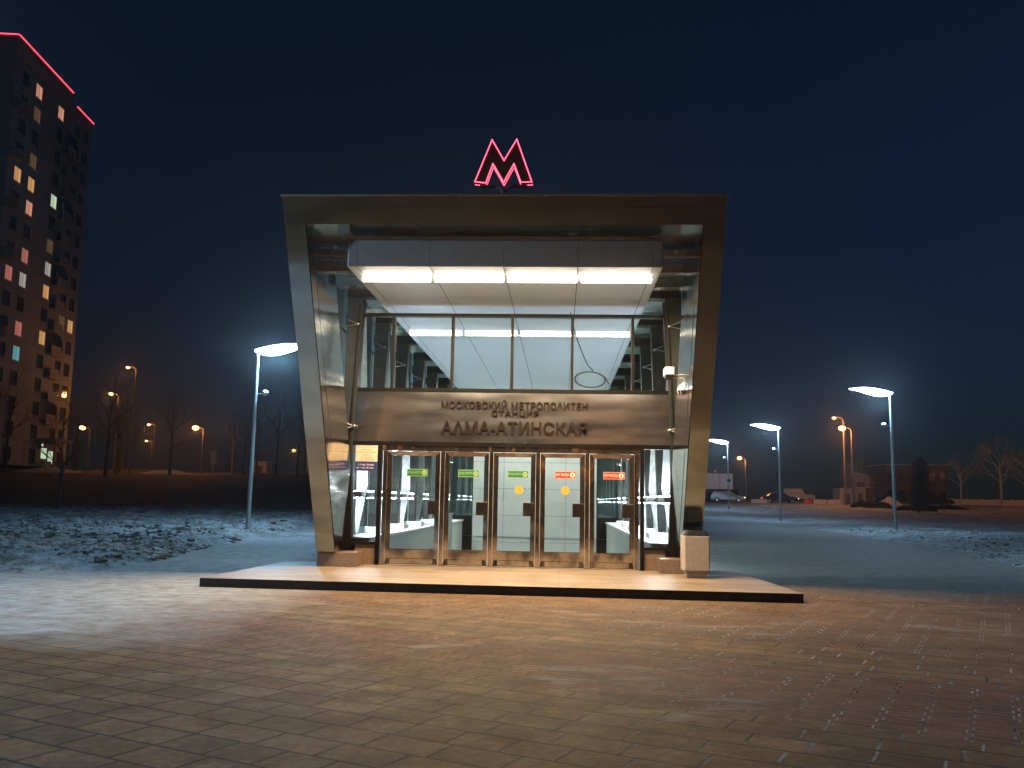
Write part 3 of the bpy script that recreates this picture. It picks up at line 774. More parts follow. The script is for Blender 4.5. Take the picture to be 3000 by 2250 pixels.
# litter bin
bn = empty('litter_bin', (X0 + 3.71, -1.53, .15)); tag(bn, 'pale concrete litter bin with black rim by the right column', 'litter bin')
b = MB(); b.box(-.19, .19, -.19, .19, 0, .13); b.build('base', M['concrete'], bn, bevel=.01)
b = MB()
def rr(h, r): return [(-h + r, -h), (h - r, -h), (h, -h + r), (h, h - r), (h - r, h), (-h + r, h), (-h, h - r), (-h, -h + r)]
def loft(mb, rings):
    b0 = len(mb.v); n = 8
    for pts, z in rings: mb.v += [(x, y, z) for x, y in pts]
    for j in range(len(rings) - 1):
        for i in range(n): mb.f.append((b0 + j * n + i, b0 + j * n + (i + 1) % n, b0 + (j + 1) * n + (i + 1) % n, b0 + (j + 1) * n + i)); mb.m.append(0)
    mb.f.append(tuple(b0 + n - 1 - i for i in range(n))); mb.m.append(0); mb.f.append(tuple(b0 + (len(rings) - 1) * n + i for i in range(n))); mb.m.append(0)
loft(b, [(rr(.245, .03), .131), (rr(.252, .03), .15), (rr(.252, .03), .79), (rr(.245, .03), .80)]); b.build('body', M['concrete'], bn)
b = MB(); loft(b, [(rr(.235, .03), .801), (rr(.25, .05), .815), (rr(.19, .05), .90), (rr(.15, .05), .90), (rr(.15, .05), .84)]); b.build('lid', M['black'], bn)
b = MB(); b.sphere((0, 0, 0), .016, 7, 5, (1.4, 1, .6)); o = b.build('scrap', M['white_ink']); o.location = (2.05, -6.2, .012)
tag(o, 'tiny white scrap lying on the paving before the step', 'litter')

# ------------------------------------------------------------------ white street lamps
def arc_lamp():
    r = empty('street_lamp')
    b = MB(); b.tube((0, 0, -.3), (0, 0, 5.4), .095, .075, 16); b.tube((0, 0, 5.4), (0, 0, 7.55), .075, .06, 16); b.tube((0, 0, 0), (0, 0, .25), .13, .12, 16); b.build('pole', M['pole'], r, smooth=True)
    # sickle shaped head, reaching along +x
    N = 18; top = []; bot = []
    for i in range(N + 1):
        t = i / N; x = -.06 + 2.26 * t
        zt = 7.52 + .36 * math.sin(math.pi * min(1, t * .62 + .04) ) - .06 * t * t
        th = .07 + .50 * math.sin(math.pi * min(1, t * .95 + .02)) ** .8 * (1 - t) ** .55 * 1.0
        w = .30 * (1 - .55 * t)
        top.append((x, zt, w)); bot.append((x, zt - th, w * .85))
    h = MB(); vs = []
    for x, z, w in top: vs += [(x, -w, z - .04), (x, 0, z + .03), (x, w, z - .04)]
    fs = []
    for i in range(N):
        a = i * 3; fs += [(a, a + 3, a + 4, a + 1), (a + 1, a + 4, a + 5, a + 2)]
    n0 = len(vs); vs += [(x, y, z - .025) for x, y, z in vs]
    fs += [tuple(n0 + k for k in reversed(f)) for f in fs]
    for i in range(N):
        a = i * 3; fs += [(a, n0 + a, n0 + a + 3, a + 3), (a + 2, a + 5, n0 + a + 5, n0 + a + 2)]
    e = N * 3; fs += [(0, 1, n0 + 1, n0), (1, 2, n0 + 2, n0 + 1), (e + 1, e, n0 + e, n0 + e + 1), (e + 2, e + 1, n0 + e + 1, n0 + e + 2)]
    h.add(vs, fs); h.build('lamp_hood', M['pole'], r, smooth=True)
    d = MB(); vs = []
    for (x, z, w), (x2, z2, w2) in zip(top, bot): vs += [(x, -w * .93, z - .07), (x, -w2 * .55, z2), (x, w2 * .55, z2), (x, w * .93, z - .07)]
    fs = []
    for i in range(N):
        a = i * 4
        for k in range(3): fs.append((a + k, a + k + 1, a + k + 5, a + k + 4))
        fs.append((a + 3, a, a + 4, a + 7))
    e = N * 4; fs += [(3, 2, 1, 0), (e, e + 1, e + 2, e + 3)]
    d.add(vs, fs); d.build('lamp_panel', M['whitelamp'], r, smooth=True)
    b = MB(); b.tube((.04, 0, 5.70), (.36, 0, 5.72), .02); b.tube((.36, 0, 5.66), (.40, 0, 5.80), .08, .13, 12); po = b.build('projector', M['pole'], r)
    b = MB(); b.sphere((.405, 0, 5.81), .10, 12, 8, (1, 1, .5)); b.build('projector_lens', M['projector'], po, smooth=True)
    # the projector's beam on pole top and hood
    l = bpy.data.lights.new('projector_beam', 'SPOT'); l.energy = 22; l.color = (.6, .78, 1); l.spot_size = R(80); l.spot_blend = .6; l.shadow_soft_size = .05
    lo_ = bpy.data.objects.new('projector_beam', l); COL.objects.link(lo_); lo_.parent = r; lo_.location = (.41, 0, 5.90); lo_.rotation_euler = (R(180), 0, 0)
    l = bpy.data.lights.new('lamp_light', 'POINT'); l.energy = 1150; l.color = (.34, .69, 1); l.shadow_soft_size = .12
    lo_ = bpy.data.objects.new('lamp_light', l); COL.objects.link(lo_); lo_.parent = r; lo_.location = (.85, 0, 7.12)
    return r
L0 = arc_lamp(); lamps = [(-11.55, 16.7, .0, 0, 1.0, 'tall white arc street lamp standing left of the pavilion'),
    (19.3, 31.4, .20, 180, 1.02, 'tallest white arc street lamp, the rightmost one on the snow'),
    (18.4, 53.5, .33, 180, .98, 'white arc street lamp between the nearer right lamp and the far one'),
    (19.3, 80.5, 1.0, 180, .97, 'farthest white arc street lamp with a round sign, close to the pavilion edge'),
    (-11.2, -8.5, .0, 0, 1.0, 'white arc street lamp beyond the left edge of the view'),
    (19.9, 5.6, .0, 180, 1.0, 'white arc street lamp beyond the right edge of the view')]
def bright(o, f):
    for ch in o.children:
        if ch.type == 'LIGHT' and ch.data.type == 'POINT': ch.data = ch.data.copy(); ch.data.energy *= f
for i, (x, y, z, rz, sc, lab) in enumerate(lamps):
    o = L0 if i == 0 else copy_tree(L0)
    if i: bright(o, 1 / 1.7) if i != 4 else None
    o.location = (x, y, z); o.rotation_euler.z = R(rz); o.scale = (1, 1, sc)
    if i == 0: o.rotation_euler.y = R(.3)
    if i == 0: bright(o, 1.7)
    tag(o, lab, 'street lamp', 'white arc street lamps')
# round sign on the far lamp pole
b = MB(); b.disc(0, 0, 0, .36, 28, 0, .03); rs = b.build('road_sign', [M['white_paint']]); rs.location = (19.30, 80.35, 4.1)
tag(rs, 'round pale road sign on the farthest white lamp post', 'road sign')
b = MB(); b.disc(0, -.031, 0, .20, 24, 0, .004); b.build('sign_face', M['navy'], rs)

# ------------------------------------------------------------------ sodium street lamps
def sodium(h, arm=1.2, mat='sodium', r_=.22):
    r = empty('road_lamp')
    b = MB(); b.tube((0, 0, -1), (0, 0, h - .5), .14, .09, 10); b.path([(0, 0, h - .6), (-.1, 0, h - .1), (-arm * .6, 0, h + .1), (-arm, 0, h + .12)], .05); b.build('pole', M['pole_dark'], r, smooth=True)
    b = MB(); b.box(-arm - .45, -arm + .1, -.13, .13, h + .06, h + .17); b.build('lamp_head', M['pole_dark'], r, bevel=.02)
    b = MB(); b.sphere((-arm - .18, 0, h + .02), r_, 12, 8, (1.2, 1, .75)); b.build('lamp_bowl', M[mat], r, smooth=True)
    l = bpy.data.lights.new('lamp_light', 'POINT'); l.energy = 1150 * (r_ / .34) ** 2; l.color = (1, .36, .08); l.shadow_soft_size = .15
    lo_ = bpy.data.objects.new('lamp_light', l); COL.objects.link(lo_); lo_.parent = r; lo_.location = (-arm - .18, 0, h - .35)
    return r
for x, y, zl, mt, rad, lab in (
    (-50.9, 85, 16.5, 'sodium_red', .20, 'highest orange road lamp in the left distance'),
    (-57.9, 95, 14.4, 'sodium', .25, 'orange road lamp below and left of the highest one'),
    (-61.4, 95, 9.9, 'sodium', .34, 'big orange road lamp nearest the apartment tower'),
    (-64.2, 120, 12.4, 'sodium_red', .22, 'upper of two small orange road lamps among bare trees'),
    (-73.8, 140, 11.0, 'sodium_red', .20, 'lower of two small orange road lamps among bare trees'),
    (-46.3, 95, 10.1, 'sodium', .34, 'big orange road lamp with glowing post right of the two small ones'),
    (-49.7, 150, 10.2, 'sodium_red', .24, 'small lone orange road lamp just left of the pavilion'),
    (33.6, 90, 12.0, 'sodium_red', .20, 'small dim road lamp above the large orange one on the right'),
    (33.9, 88, 10.6, 'sodium', .34, 'large orange road lamp on a tall post right of the middle white lamp'),
    (34.1, 150, 10.0, 'sodium', .34, 'orange road lamp over the parked cars, close to the farthest white lamp'),
    (-16, -46, 9.5, 'sodium', .20, 'orange road lamp on the road behind the photographer, left'),
    (4, -50, 9.5, 'sodium', .20, 'orange road lamp on the road behind the photographer, middle'),
    (70, 84, 10.5, 'sodium', .34, 'orange road lamp beyond the right edge, lighting the bare trees'),
    (24, -46, 9.5, 'sodium', .20, 'orange road lamp on the road behind the photographer, right')):
    gz = base_h(x, y); o = sodium(zl - gz, .9, mt, rad)
    for ch in o.children:
        if ch.type == 'LIGHT' and 'tower' in lab: ch.data.energy *= .12
        if ch.type == 'LIGHT' and 'bare trees' in lab and 'beyond' in lab: ch.data.energy *= 3.5
    o.location = (x + 1.1, y, gz); tag(o, lab, 'street lamp', 'orange road lamps')

# ------------------------------------------------------------------ apartment tower
A = Vector((-60.2, 89.5)); B = Vector((-57.7, 69.1)); dd = (B - A).normalized(); ang = math.atan2(dd.y, dd.x)
tw = empty('apartment_tower', (A.x, A.y, 4.4), ang)
tag(tw, 'tall dark apartment tower with a few lit windows and red lights along its roof', 'apartment building')
# local frame: x along the facade from the far corner towards the viewer, y away from the facade (inward is -y?)
inw = Matrix.Rotation(-ang, 2) @ Vector((-1, 0)); sgn = 1 if inw.y > 0 else -1     # building mass lies on the -x world side
def yl(v): return sgn * v
def tbx(mb, x0, x1, d0, d1, z0, z1, mi=0):
    a, b_ = sorted((yl(d0), yl(d1))); mb.box(x0, x1, a, b_, z0, z1, mi)
Wt = 20.6
b = MB(); tbx(b, 0, 6.4, 0, 16, 0, 44.4); tbx(b, 6.4, Wt, 0, 22, 0, 45.5); b.build('wall', M['tower'], tw)
b = MB(); tbx(b, -.1, 6.3, -.12, 16.1, 44.4, 44.7); tbx(b, 6.35, Wt + .1, -.12, 22.1, 45.5, 45.85); rf = b.build('roof', M['pole_dark'], tw)
b = MB(); tbx(b, 0.0, 5.2, -.22, -.13, 44.65, 44.74); b.build('light_line', M['led_roof'], rf)
b = MB(); tbx(b, 6.6, Wt + .1, -.22, -.13, 45.8, 45.89); b.box(Wt + .12, Wt + .22, *sorted((yl(-.1), yl(9))), 45.8, 45.89); b.build('light_line', M['led_roof'], rf)
M['win_dark'] = plain('dark_window', (.012, .014, .02), .12)
M['w_warm'] = emit('window_warm', (1.0, .50, .18), .6); M['w_pink'] = emit('window_pink', (1.0, .45, .28), .6); M['w_red'] = emit('window_red', (.95, .30, .22), .42)
M['w_dim'] = emit('window_dim', (.8, .42, .2), .12); M['w_white'] = emit('window_white', (.85, .80, .68), .4); M['w_teal'] = emit('window_teal', (.25, .75, .80), .4); M['w_green'] = emit('window_green', (.75, 1.0, .65), .7)
lit = {(0, 2): 'w_pink', (0, 1): 'w_pink', (1, 2): 'w_dim', (3, 2): 'w_dim', (4, 3): 'w_warm', (4, 2): 'w_warm', (4, 1): 'w_green', (5, 2): 'w_pink',
       (6, 1): 'w_dim', (7, 2): 'w_red', (7, 1): 'w_white', (8, 3): 'w_red', (8, 2): 'w_white', (8, 1): 'w_warm', (9, 0): 'w_dim', (9, 4): 'w_warm', (10, 2): 'w_red', (10, 1): 'w_warm', (11, 2): 'w_teal', (15, 0): 'w_green'}
U = [4.4, 9.2, 15.0, 18.2, 1.9]
wm = {}
def window_mesh(key):
    if key in wm: return wm[key]
    w, h_ = 1.45, 1.5
    f = MB()
    for a, b_, c_, d_ in ((-w / 2 - .06, -w / 2, -.06, h_ + .06), (w / 2, w / 2 + .06, -.06, h_ + .06), (-.03, .03, 0, h_), (.38, .42, 0, h_)): f.box(a, b_, *sorted((yl(-.05), yl(.02))), c_, d_)
    f.box(-w / 2, w / 2, *sorted((yl(-.05), yl(.02))), -.06, 0); f.box(-w / 2, w / 2, *sorted((yl(-.05), yl(.02))), h_, h_ + .06); f.box(-w / 2 - .1, w / 2 + .1, *sorted((yl(-.16), yl(-.02))), -.10, -.061)
    fo = f.build('window', M['pole_dark'] if key == 'win_dark' else M['white_paint'], None)
    p = MB()
    for a, b_ in ((-w / 2, -.03), (.03, .38), (.42, w / 2)): p.box(a, b_, *sorted((yl(-.02), yl(-.004))), 0, h_)
    po = p.build('pane', M[key], fo); wm[key] = (fo.data, po.data)
    bpy.data.objects.remove(po); bpy.data.objects.remove(fo)
    return wm[key]
for st_ in range(16):
    z = 46.4 - 2.72 * st_ - .75 - 4.4
    for ci, u in enumerate(U):
        key = lit.get((st_, ci), 'win_dark')
        fm, pm = window_mesh(key)
        o = bpy.data.objects.new('window', fm); COL.objects.link(o); o.parent = tw; o.location = (u, 0, z)
        p = bpy.data.objects.new('pane', pm); COL.objects.link(p); p.parent = o
    # balconies: open box with parapet
    if st_ not in (0,):
        b = MB(); u0, u1 = 5.5, 7.9
        tbx(b, u0, u1, -.7, 0, z - .95, z - .80); tbx(b, u0, u1, -.7, -.64, z - .80, z + .25); tbx(b, u0, u0 + .07, -.64, 0, z - .80, z + .25)
        if st_ % 3 == 1: tbx(b, u0 + .1, u1, -.6, -.5, z + .3, z + 1.6, 1)
        b.build('balcony', [M['tower'], M['win_dark']], tw)
for st_ in (1, 3, 5, 7, 10, 13):
    z = 46.4 - 2.72 * st_ - 1.6 - 4.4; b = MB()      # rounded corner balconies at the near end
    n = 10; vs = []
    for zz in (z, z + 1.1):
        for i in range(n + 1):
            t = math.pi * i / n; vs.append((19.9 + 1.0 * math.cos(t), yl(-1.1 * math.sin(t)), zz))
    b.add(vs, [(i, i + 1, n + 2 + i, n + 1 + i) for i in range(n)] + [tuple(range(n + 1))]); b.build('balcony', M['pole_dark'], tw)
b = MB(); tbx(b, 4.3, 9.0, -2.5, 0, 3.0, 3.25); tbx(b, 4.4, 4.6, -2.4, -2.2, -1, 3.0); tbx(b, 8.7, 8.9, -2.4, -2.2, -1, 3.0); b.build('porch', M['pole_dark'], tw)
b = MB(); tbx(b, 5.6, 6.9, -.06, -.01, 1.0, 2.7); b.build('lit_doorway', M['w_green'], tw)

# ------------------------------------------------------------------ bare trees
def tree_parts(seed, H, spread=.55, depth=5, thin=1.0):
    rnd = random.Random(seed); tr = MB(); br = MB()
    trunk_h = H * rnd.uniform(.32, .42)
    def grow(p, d, L, r, lev):
        n = 3; pts = [p]; rads = [r]
        for i in range(n):
            d = (d + Vector((rnd.uniform(-.18, .18), rnd.uniform(-.18, .18), rnd.uniform(-.02, .14)))).normalized()
            p = p + d * (L / n); pts.append(p); rads.append(r * (1 - .16 * (i + 1)))
        br.path(pts, rads, 5 if lev < 2 else 3)
        if lev >= depth: return
        for k in range(rnd.choice((2, 3, 3)) if lev < 4 else 3):
            az = rnd.uniform(0, 2 * math.pi); a = d.orthogonal().normalized(); a = Matrix.Rotation(az, 3, d) @ a
            nd = (d + a * rnd.uniform(.4, .4 + spread) + Vector((0, 0, .12))).normalized()
            q = pts[rnd.choice((2, 3))] if k else pts[-1]
            grow(q, nd, L * rnd.uniform(.62, .82), r * .55, lev + 1)
    r0 = H * .016 * thin; lean_ = Vector((rnd.uniform(-.03, .03), rnd.uniform(-.03, .03), 1))
    top = lean_ * trunk_h
    tr.path([Vector((0, 0, -.5)), lean_ * (trunk_h * .5), top, lean_ * (H * .62)], [r0 * 1.25, r0, r0 * .8, r0 * .45], 8)
    for k in range(7):
        q = lean_ * (trunk_h * .85 + (H * .62 - trunk_h * .85) * k / 6); az = k * 2.4 + rnd.random()
        up = .55 + .12 * k
        grow(q, Vector((math.cos(az), math.sin(az), up)).normalized(), H * .20 * (1 - .04 * k), r0 * .45, 1)
    return tr, br
def tree(name, seed, H, x, y, label, mat='bark', spread=.55, depth=4, thin=1.0, group=None):
    t, b = tree_parts(seed, H, spread, depth, thin)
    r = empty(name, (x, y, base_h(x, y))); t.build('trunk', M[mat], r, smooth=True); b.build('crown', M[mat], r)
    tag(r, label, 'tree', group); return r
GL = 'bare trees along the left road'
protoA = tree('bare_tree', 11, 9.0, -48, 78, 'bare tree under the big orange lamp in the left distance', group=GL)
protoB = tree('bare_tree', 12, 10.5, -60, 88, 'bare tree right beside the big orange lamp next to the tower', group=GL)
protoC = tree('bare_tree', 13, 8.0, -35, 82, 'thin bare tree left of the small lone orange lamp', 'bark_dark', .4, group=GL)
pl = [(protoA, -56, 84, 1.1, 'bare tree below the highest orange lamp'), (protoB, -52.5, 88, .95, 'bare tree between the two small lamps and the big orange one'),
      (protoC, -41, 76, 1.2, 'thin bare tree right of the big orange lamp'), (protoA, -66, 96, .9, 'small bare tree beside the tower foot'),
      (protoC, -30, 78, 1.15, 'thin dark bare tree behind the left white lamp'), (protoB, -37, 92, 1.0, 'bare tree in the dark left of the white lamp'),
      (protoC, -45, 70, 1.3, 'tall thin bare tree in front of the orange lamp line'), (protoA, -32, 96, 1.0, 'bare tree near the lone small orange lamp'),
      (protoC, -58, 74, 1.25, 'dark bare tree in front of the tower edge'), (protoB, -43, 100, .8, 'small bare tree deep behind the orange lamp line'), (protoA, -62, 108, 1.0, 'bare tree glowing orange behind the two small lamps'), (protoC, -26.5, 74, 1.0, 'dark bare tree next to the pavilion edge')]
for p, x, y, sc, lab in pl:
    o = copy_tree(p); o.location = (x, y, base_h(x, y)); o.scale = (sc, sc, sc * 1.05); o.rotation_euler.z = x * 1.7; tag(o, lab, 'tree', GL)
tree('bare_tree', 21, 4.6, -27.0, 30, 'dark thin tree on the snow in front of the tower entrance', 'bark_dark', .3, 3, 1.5)
tree('bare_tree', 31, 6.2, 38.7, 99, 'bare round-headed tree glowing orange in front of the tall shed', 'lit_bark', .7, 6, 1.0)
GR = 'bare trees at the right edge'
tree('bare_tree', 34, 8.8, 55.0, 95, 'large bare tree glowing orange at the right edge', 'lit_bark', .8, 6, 1.0, GR)
tree('bare_tree', 35, 7.0, 50.6, 96, 'smaller bare tree left of the large orange-lit one', 'lit_bark', .8, 6, 1.0, GR)
tree('bare_tree', 36, 8.0, 59.5, 98, 'bare tree cut by the right edge of the view', 'lit_bark', .8, 6, 1.0, GR)
# dark columnar evergreen, from many small leaf faces
def leafy(mb, f, n, rnd, s0, s1):
    for _ in range(n):
        p, nrm = f(rnd); s = rnd.uniform(s0, s1); a = nrm.orthogonal().normalized(); a = Matrix.Rotation(rnd.uniform(0, 6.28), 3, nrm) @ a; b_ = nrm.cross(a)
        mb.add([p - a * s * .5, p + b_ * s * .35, p + a * s, p - b_ * s * .35], [(0, 1, 2, 3)])
M['needle'] = plain('dark_needles', (.004, .008, .006), .8, 0, .4)
M['hedge'] = plain('dark_hedge', (.020, .018, .012), .9, 0, .4)
ev = empty('columnar_evergreen', (39.3, 80, 1.3)); tag(ev, 'dark columnar evergreen with a rounded leaning top right of the tallest white lamp', 'tree')
b = MB(); b.tube((0, 0, -.3), (.3, 0, 4.8), .12, .03, 8); b.build('trunk', M['bark_dark'], ev)
def fcol(r):
    t = r.random(); z = .15 + 5.45 * t; w = (.92 + .16 * math.sin(t * 3.1)) * (1 - max(0, (t - .70) / .30) ** 2.2) ** .5 * (1 + .25 * (1 - t) ** 3); q = r.random() ** .35; az = r.uniform(0, 6.283)
    cx = .30 * t
    p = Vector((cx + w * q * math.cos(az), w * q * math.sin(az), z)) ; n = Vector((math.cos(az), math.sin(az), .5 + r.uniform(-.6, .6))).normalized(); return p, n
b = MB(); leafy(b, fcol, 9000, random.Random(3), .06, .16); b.build('crown', M['needle'], ev)
def shrub(name, x, y, w, d, h, lab, n=3500, mat='hedge'):
    rt = empty(name, (x, y, base_h(x, y))); tag(rt, lab, 'hedge' if name == 'hedge' else 'shrub')
    def f(r):
        u = r.uniform(-1, 1); v = r.uniform(-1, 1); hh = h * (.55 + .45 * noise.noise(Vector((u * w * .8 + x, v, 0))) + .15) * (1 - u ** 6); z = hh * r.random() ** .5
        return Vector((u * w, v * d, z)), Vector((r.uniform(-1, 1), r.uniform(-1, 1), r.uniform(.0, 1))).normalized()
    b = MB(); leafy(b, f, n, random.Random(int(x * 7)), .06, .16); b.build('foliage', M[mat], rt)
    t = MB()
    for k in range(7): t.tube((-w + 2 * w * k / 6, 0, -.1), (-w + 2 * w * k / 6 + .1, .05, h * .6), .02)
    t.build('stems', M['bark_dark'], rt)
shrub('hedge', 36.6, 87, 2.3, .6, 1.0, 'low dark hedge in front of the tall shed')
shrub('hedge', 40.5, 84, 2.2, .5, .7, 'low dark hedge at the foot of the evergreen')
shrub('hedge', 44.5, 87, 3.0, .5, .55, 'thin dark hedge before the low wall on the right')

# ------------------------------------------------------------------ distant things on the right
M['shed'] = plain('beige_shed', (.42, .36, .28), .8); M['snow'] = plain('dirty_snow', (.50, .47, .44), .9, 0, .25, 2, .8, 3); M['brownwall'] = plain('brown_facade', (.10, .07, .05), .85, 0, .2)
M['barrier'] = plain('barrier_concrete', (.50, .44, .38), .8); M['redpaint'] = plain('red_barrier_paint', (.45, .07, .05), .6)
M['car_light'] = plain('pale_car_paint', (.35, .32, .30), .3, .5); M['car_dark'] = plain('dark_car_paint', (.02, .018, .02), .25, .3); M['car_beige'] = plain('beige_car_paint', (.33, .27, .20), .4, .2)
M['tyre'] = plain('tyre', (.02, .02, .02), .9); M['headl'] = emit('headlight_glow', (1, .85, .65), 6); M['taill'] = emit('tail_light_glow', (1, .05, .08), 5)
def gz(x, y): return base_h(x, y)
def shed(name, x0, x1, y, d, z0, z1, mat, lab, roof=0, feature=None):
    rt = empty(name, ((x0 + x1) / 2, y, z0)); w = (x1 - x0) / 2; h = z1 - z0; tag(rt, lab, name.replace('_', ' '))
    b = MB()
    if roof: b.prism([(-w, 0), (w, 0), (w, h - roof), (-w * .6, h), (-w, h - roof * .6)], 0, d)
    else: b.box(-w, w, 0, d, 0, h)
    b.build('wall', mat, rt)
    b = MB()
    if roof: b.prism([(w + .1, h - roof - .02), (w + .1, h - roof + .08), (-w * .6, h + .1), (-w - .1, h - roof * .6 + .1), (-w - .1, h - roof * .6), (-w * .6, h + .004)], -.1, d + .1)
    else: b.box(-w - .08, w + .08, -.08, d + .08, h + .002, h + .10)
    b.build('roof', M['snow'], rt)
    if feature: feature(rt, w, h)
    return rt
def shed_door(rt, w, h):
    b = MB(); b.box(-w * .45, w * .45, -.03, -.002, .05, h * .7); b.build('door', M['brownwall'], rt)
shed('tall_shed', 42.4, 44.9, 112, 3, 2.0, 6.3, M['shed'], 'tall beige shed behind the orange-lit bare tree', .5, shed_door)
shed('garage', 37.1, 38.8, 100, 3, 1.75, 3.75, M['shed'], 'low beige garage left of the orange-lit bare tree trunk', 0, shed_door)
shed('garage', 39.2, 40.5, 100.5, 3, 1.75, 3.95, M['shed'], 'low beige garage just right of the orange-lit tree trunk', 0, shed_door)
shed('garage', 40.7, 41.8, 101, 3, 1.75, 3.95, M['brownwall'], 'darker narrow garage at the right end of the garage row', 0, shed_door)
def bwin(rt, w, h):
    for k in range(6):
        for q in range(2):
            b = MB(); x = -w + 2 * w * (k + .5) / 6; b.box(x - .4, x + .4, -.04, -.002, .9 + 2.6 * q, 2.1 + 2.6 * q); b.build('window', M['win_dark'], rt)
shed('low_building', 49.2, 58.2, 118, 8, 1.9, 7.8, M['brownwall'], 'low wide brown building in the dark behind the evergreen', 0, bwin)
# white box body and dark lorry left of the cars
tk = empty('box_lorry', (22.6, 106, 2.0)); tag(tk, 'parked lorry with a pale box body at the edge of the pavilion', 'lorry')
b = MB(); b.box(-1.9, 1.75, -1.1, 1.1, 1.55, 3.65); bo = b.build('box_body', M['white_paint'], tk, bevel=.03)
b = MB(); b.box(-.02, .02, -1.105, -1.10, 1.56, 3.64); b.build('panel_joint', M['seam'], bo)
b = MB(); b.box(-1.9, 2.5, -1.0, 1.0, .55, 1.54); b.build('chassis', M['car_dark'], tk)
for x in (-1.2, 1.3):
    for y in (-1.0, .8): b = MB(); b.tube((x, y, .42), (x, y + .2, .42), .42, None, 16); b.build('wheel', M['tyre'], tk)
b = MB(); b.sphere((-.6, -1.12, 3.95), .12); b.build('marker_lamp', M['w_pink'], tk)
def car(x, y, rz, L, Hh, paint, lab, kind='hatch', lights=('headl', 'taill')):
    rt = empty('parked_car', (x, y, gz(x, y)), R(rz)); tag(rt, lab, 'car', 'cars parked beyond the snow')
    h = Hh
    prof = {'hatch': [(-.5, .22), (-.5, .55), (-.485, .62), (-.40, .97), (-.1, 1.0), (.10, .97), (.26, .64), (.44, .55), (.495, .42), (.5, .22)],
            'sedan': [(-.5, .24), (-.5, .58), (-.36, .64), (-.22, .97), (0, 1.0), (.10, .96), (.24, .66), (.44, .58), (.5, .42), (.5, .24)],
            'jeep': [(-.5, .28), (-.5, .98), (-.45, 1.0), (.08, 1.0), (.16, .64), (.46, .60), (.5, .52), (.5, .28)]}[kind]
    W = .86
    b = MB(); pts = [(px * L, pz * h) for px, pz in prof]; n = len(pts); ins = .14
    rings = []
    for yy, shrink in ((-W, 1), (-W * .97, 0), (W * .97, 0), (W, 1)):
        rings.append([(px, yy * (1 - (.16 if pz > h * .66 else 0)), pz) for px, pz in pts])
    b0 = 0; vs = [p for r_ in (rings[0], rings[3]) for p in r_]
    b.add(vs, [tuple(range(n)), tuple(range(2 * n - 1, n - 1, -1))] + [(i, n + i, n + (i + 1) % n, (i + 1) % n) for i in range(n)])
    body = b.build('body', paint, rt, bevel=.05)
    g_ = MB(); gp = [p for p in pts if p[1] > h * .6]; cx = sum(p[0] for p in gp) / len(gp); cz = h * .66
    gl = [(cx + (p[0] - cx) * .84, max(h * .69, p[1] * .92)) for p in gp]
    if len(gl) > 2:
        g_.prism(gl, -W * .86 - .012, -W * .86 + .01); g_.prism(gl, W * .86 - .01, W * .86 + .012)
    g_.build('side_window', M['win_dark'], rt)
    for px in (-.31, .31):
        for sy in (-1, 1):
            w_ = MB(); w_.tube((px * L, sy * W * .98 - .1, .31), (px * L, sy * W * .98 + .1, .31), .31, None, 18); wo = w_.build('wheel', M['tyre'], rt)
            r_ = MB(); r_.tube((px * L, sy * W * .98 - .106, .31), (px * L, sy * W * .98 + .106, .31), .17, None, 14); r_.build('rim', M['soffit'], wo)
    for sy in (-1, 1):
        b = MB(); b.sphere((L * .488, sy * W * .74, h * .43), .085, 8, 6); b.build('headlight', M[lights[0]], rt)
        b = MB(); b.sphere((-L * .492, sy * W * .8, h * .47), .08, 8, 6); b.build('tail_light', M[lights[1]], rt)
car(22.9, 101, -8, 4.4, 1.45, M['car_light'], 'pale hatchback parked nearest the pavilion edge', 'hatch', ('headl', 'rust'))
car(29.3, 99.5, -6, 4.5, 1.42, M['car_dark'], 'black saloon with a red tail light glowing', 'sedan')
car(33.2, 105, -12, 4.0, 1.9, M['car_beige'], 'beige off-road car behind the black saloon', 'jeep', ('rust', 'rust'))
car(20.5, 110, 0, 4.6, 1.5, M['car_dark'], 'dark car half hidden by the pavilion edge', 'sedan', ('headl', 'rust'))
car(45.5, 106, 175, 4.4, 1.45, M['car_dark'], 'dark car with tail light right of the snow heap', 'hatch')
car(49.0, 100, 5, 4.4, 1.4, M['car_dark'], 'dark car behind the thin hedge right of the evergreen', 'sedan', ('headl', 'rust'))
def barrier(x, y, L, h, mat, lab, rz=0):
    b = MB(); b.prism([(-L / 2, 0), (L / 2, 0), (L / 2, h), (-L / 2, h)], -.12, .12); b.prism([(-L / 2, 0), (L / 2, 0), (L / 2, .18), (-L / 2, .18)], -.28, -.121)
    o = b.build('road_barrier', mat, None, bevel=.03); o.location = (x, y, gz(x, y)); o.rotation_euler.z = R(rz); tag(o, lab, 'barrier', 'low road barriers')
barrier(25.9, 96, 2.0, .55, M['barrier'], 'pale concrete barrier between the hatchback and the saloon')
barrier(31.9, 96, 1.0, .65, M['redpaint'], 'short red barrier right of the black saloon')
barrier(33.4, 96, 1.6, .65, M['barrier'], 'pale concrete barrier right of the red one')
barrier(35.1, 96, 1.5, .65, M['barrier'], 'last pale concrete barrier, before the garages')
wl = MB(); wl.box(0, 14, 0, .25, 0, .8); 
for k in range(8): wl.box(k * 2 - .12, k * 2 + .12, -.06, -.001, 0, .92)
o = wl.build('low_wall', M['barrier']); o.location = (53.5, 110, 2.0); tag(o, 'long low wall lit orange at the foot of the right-hand trees', 'wall')
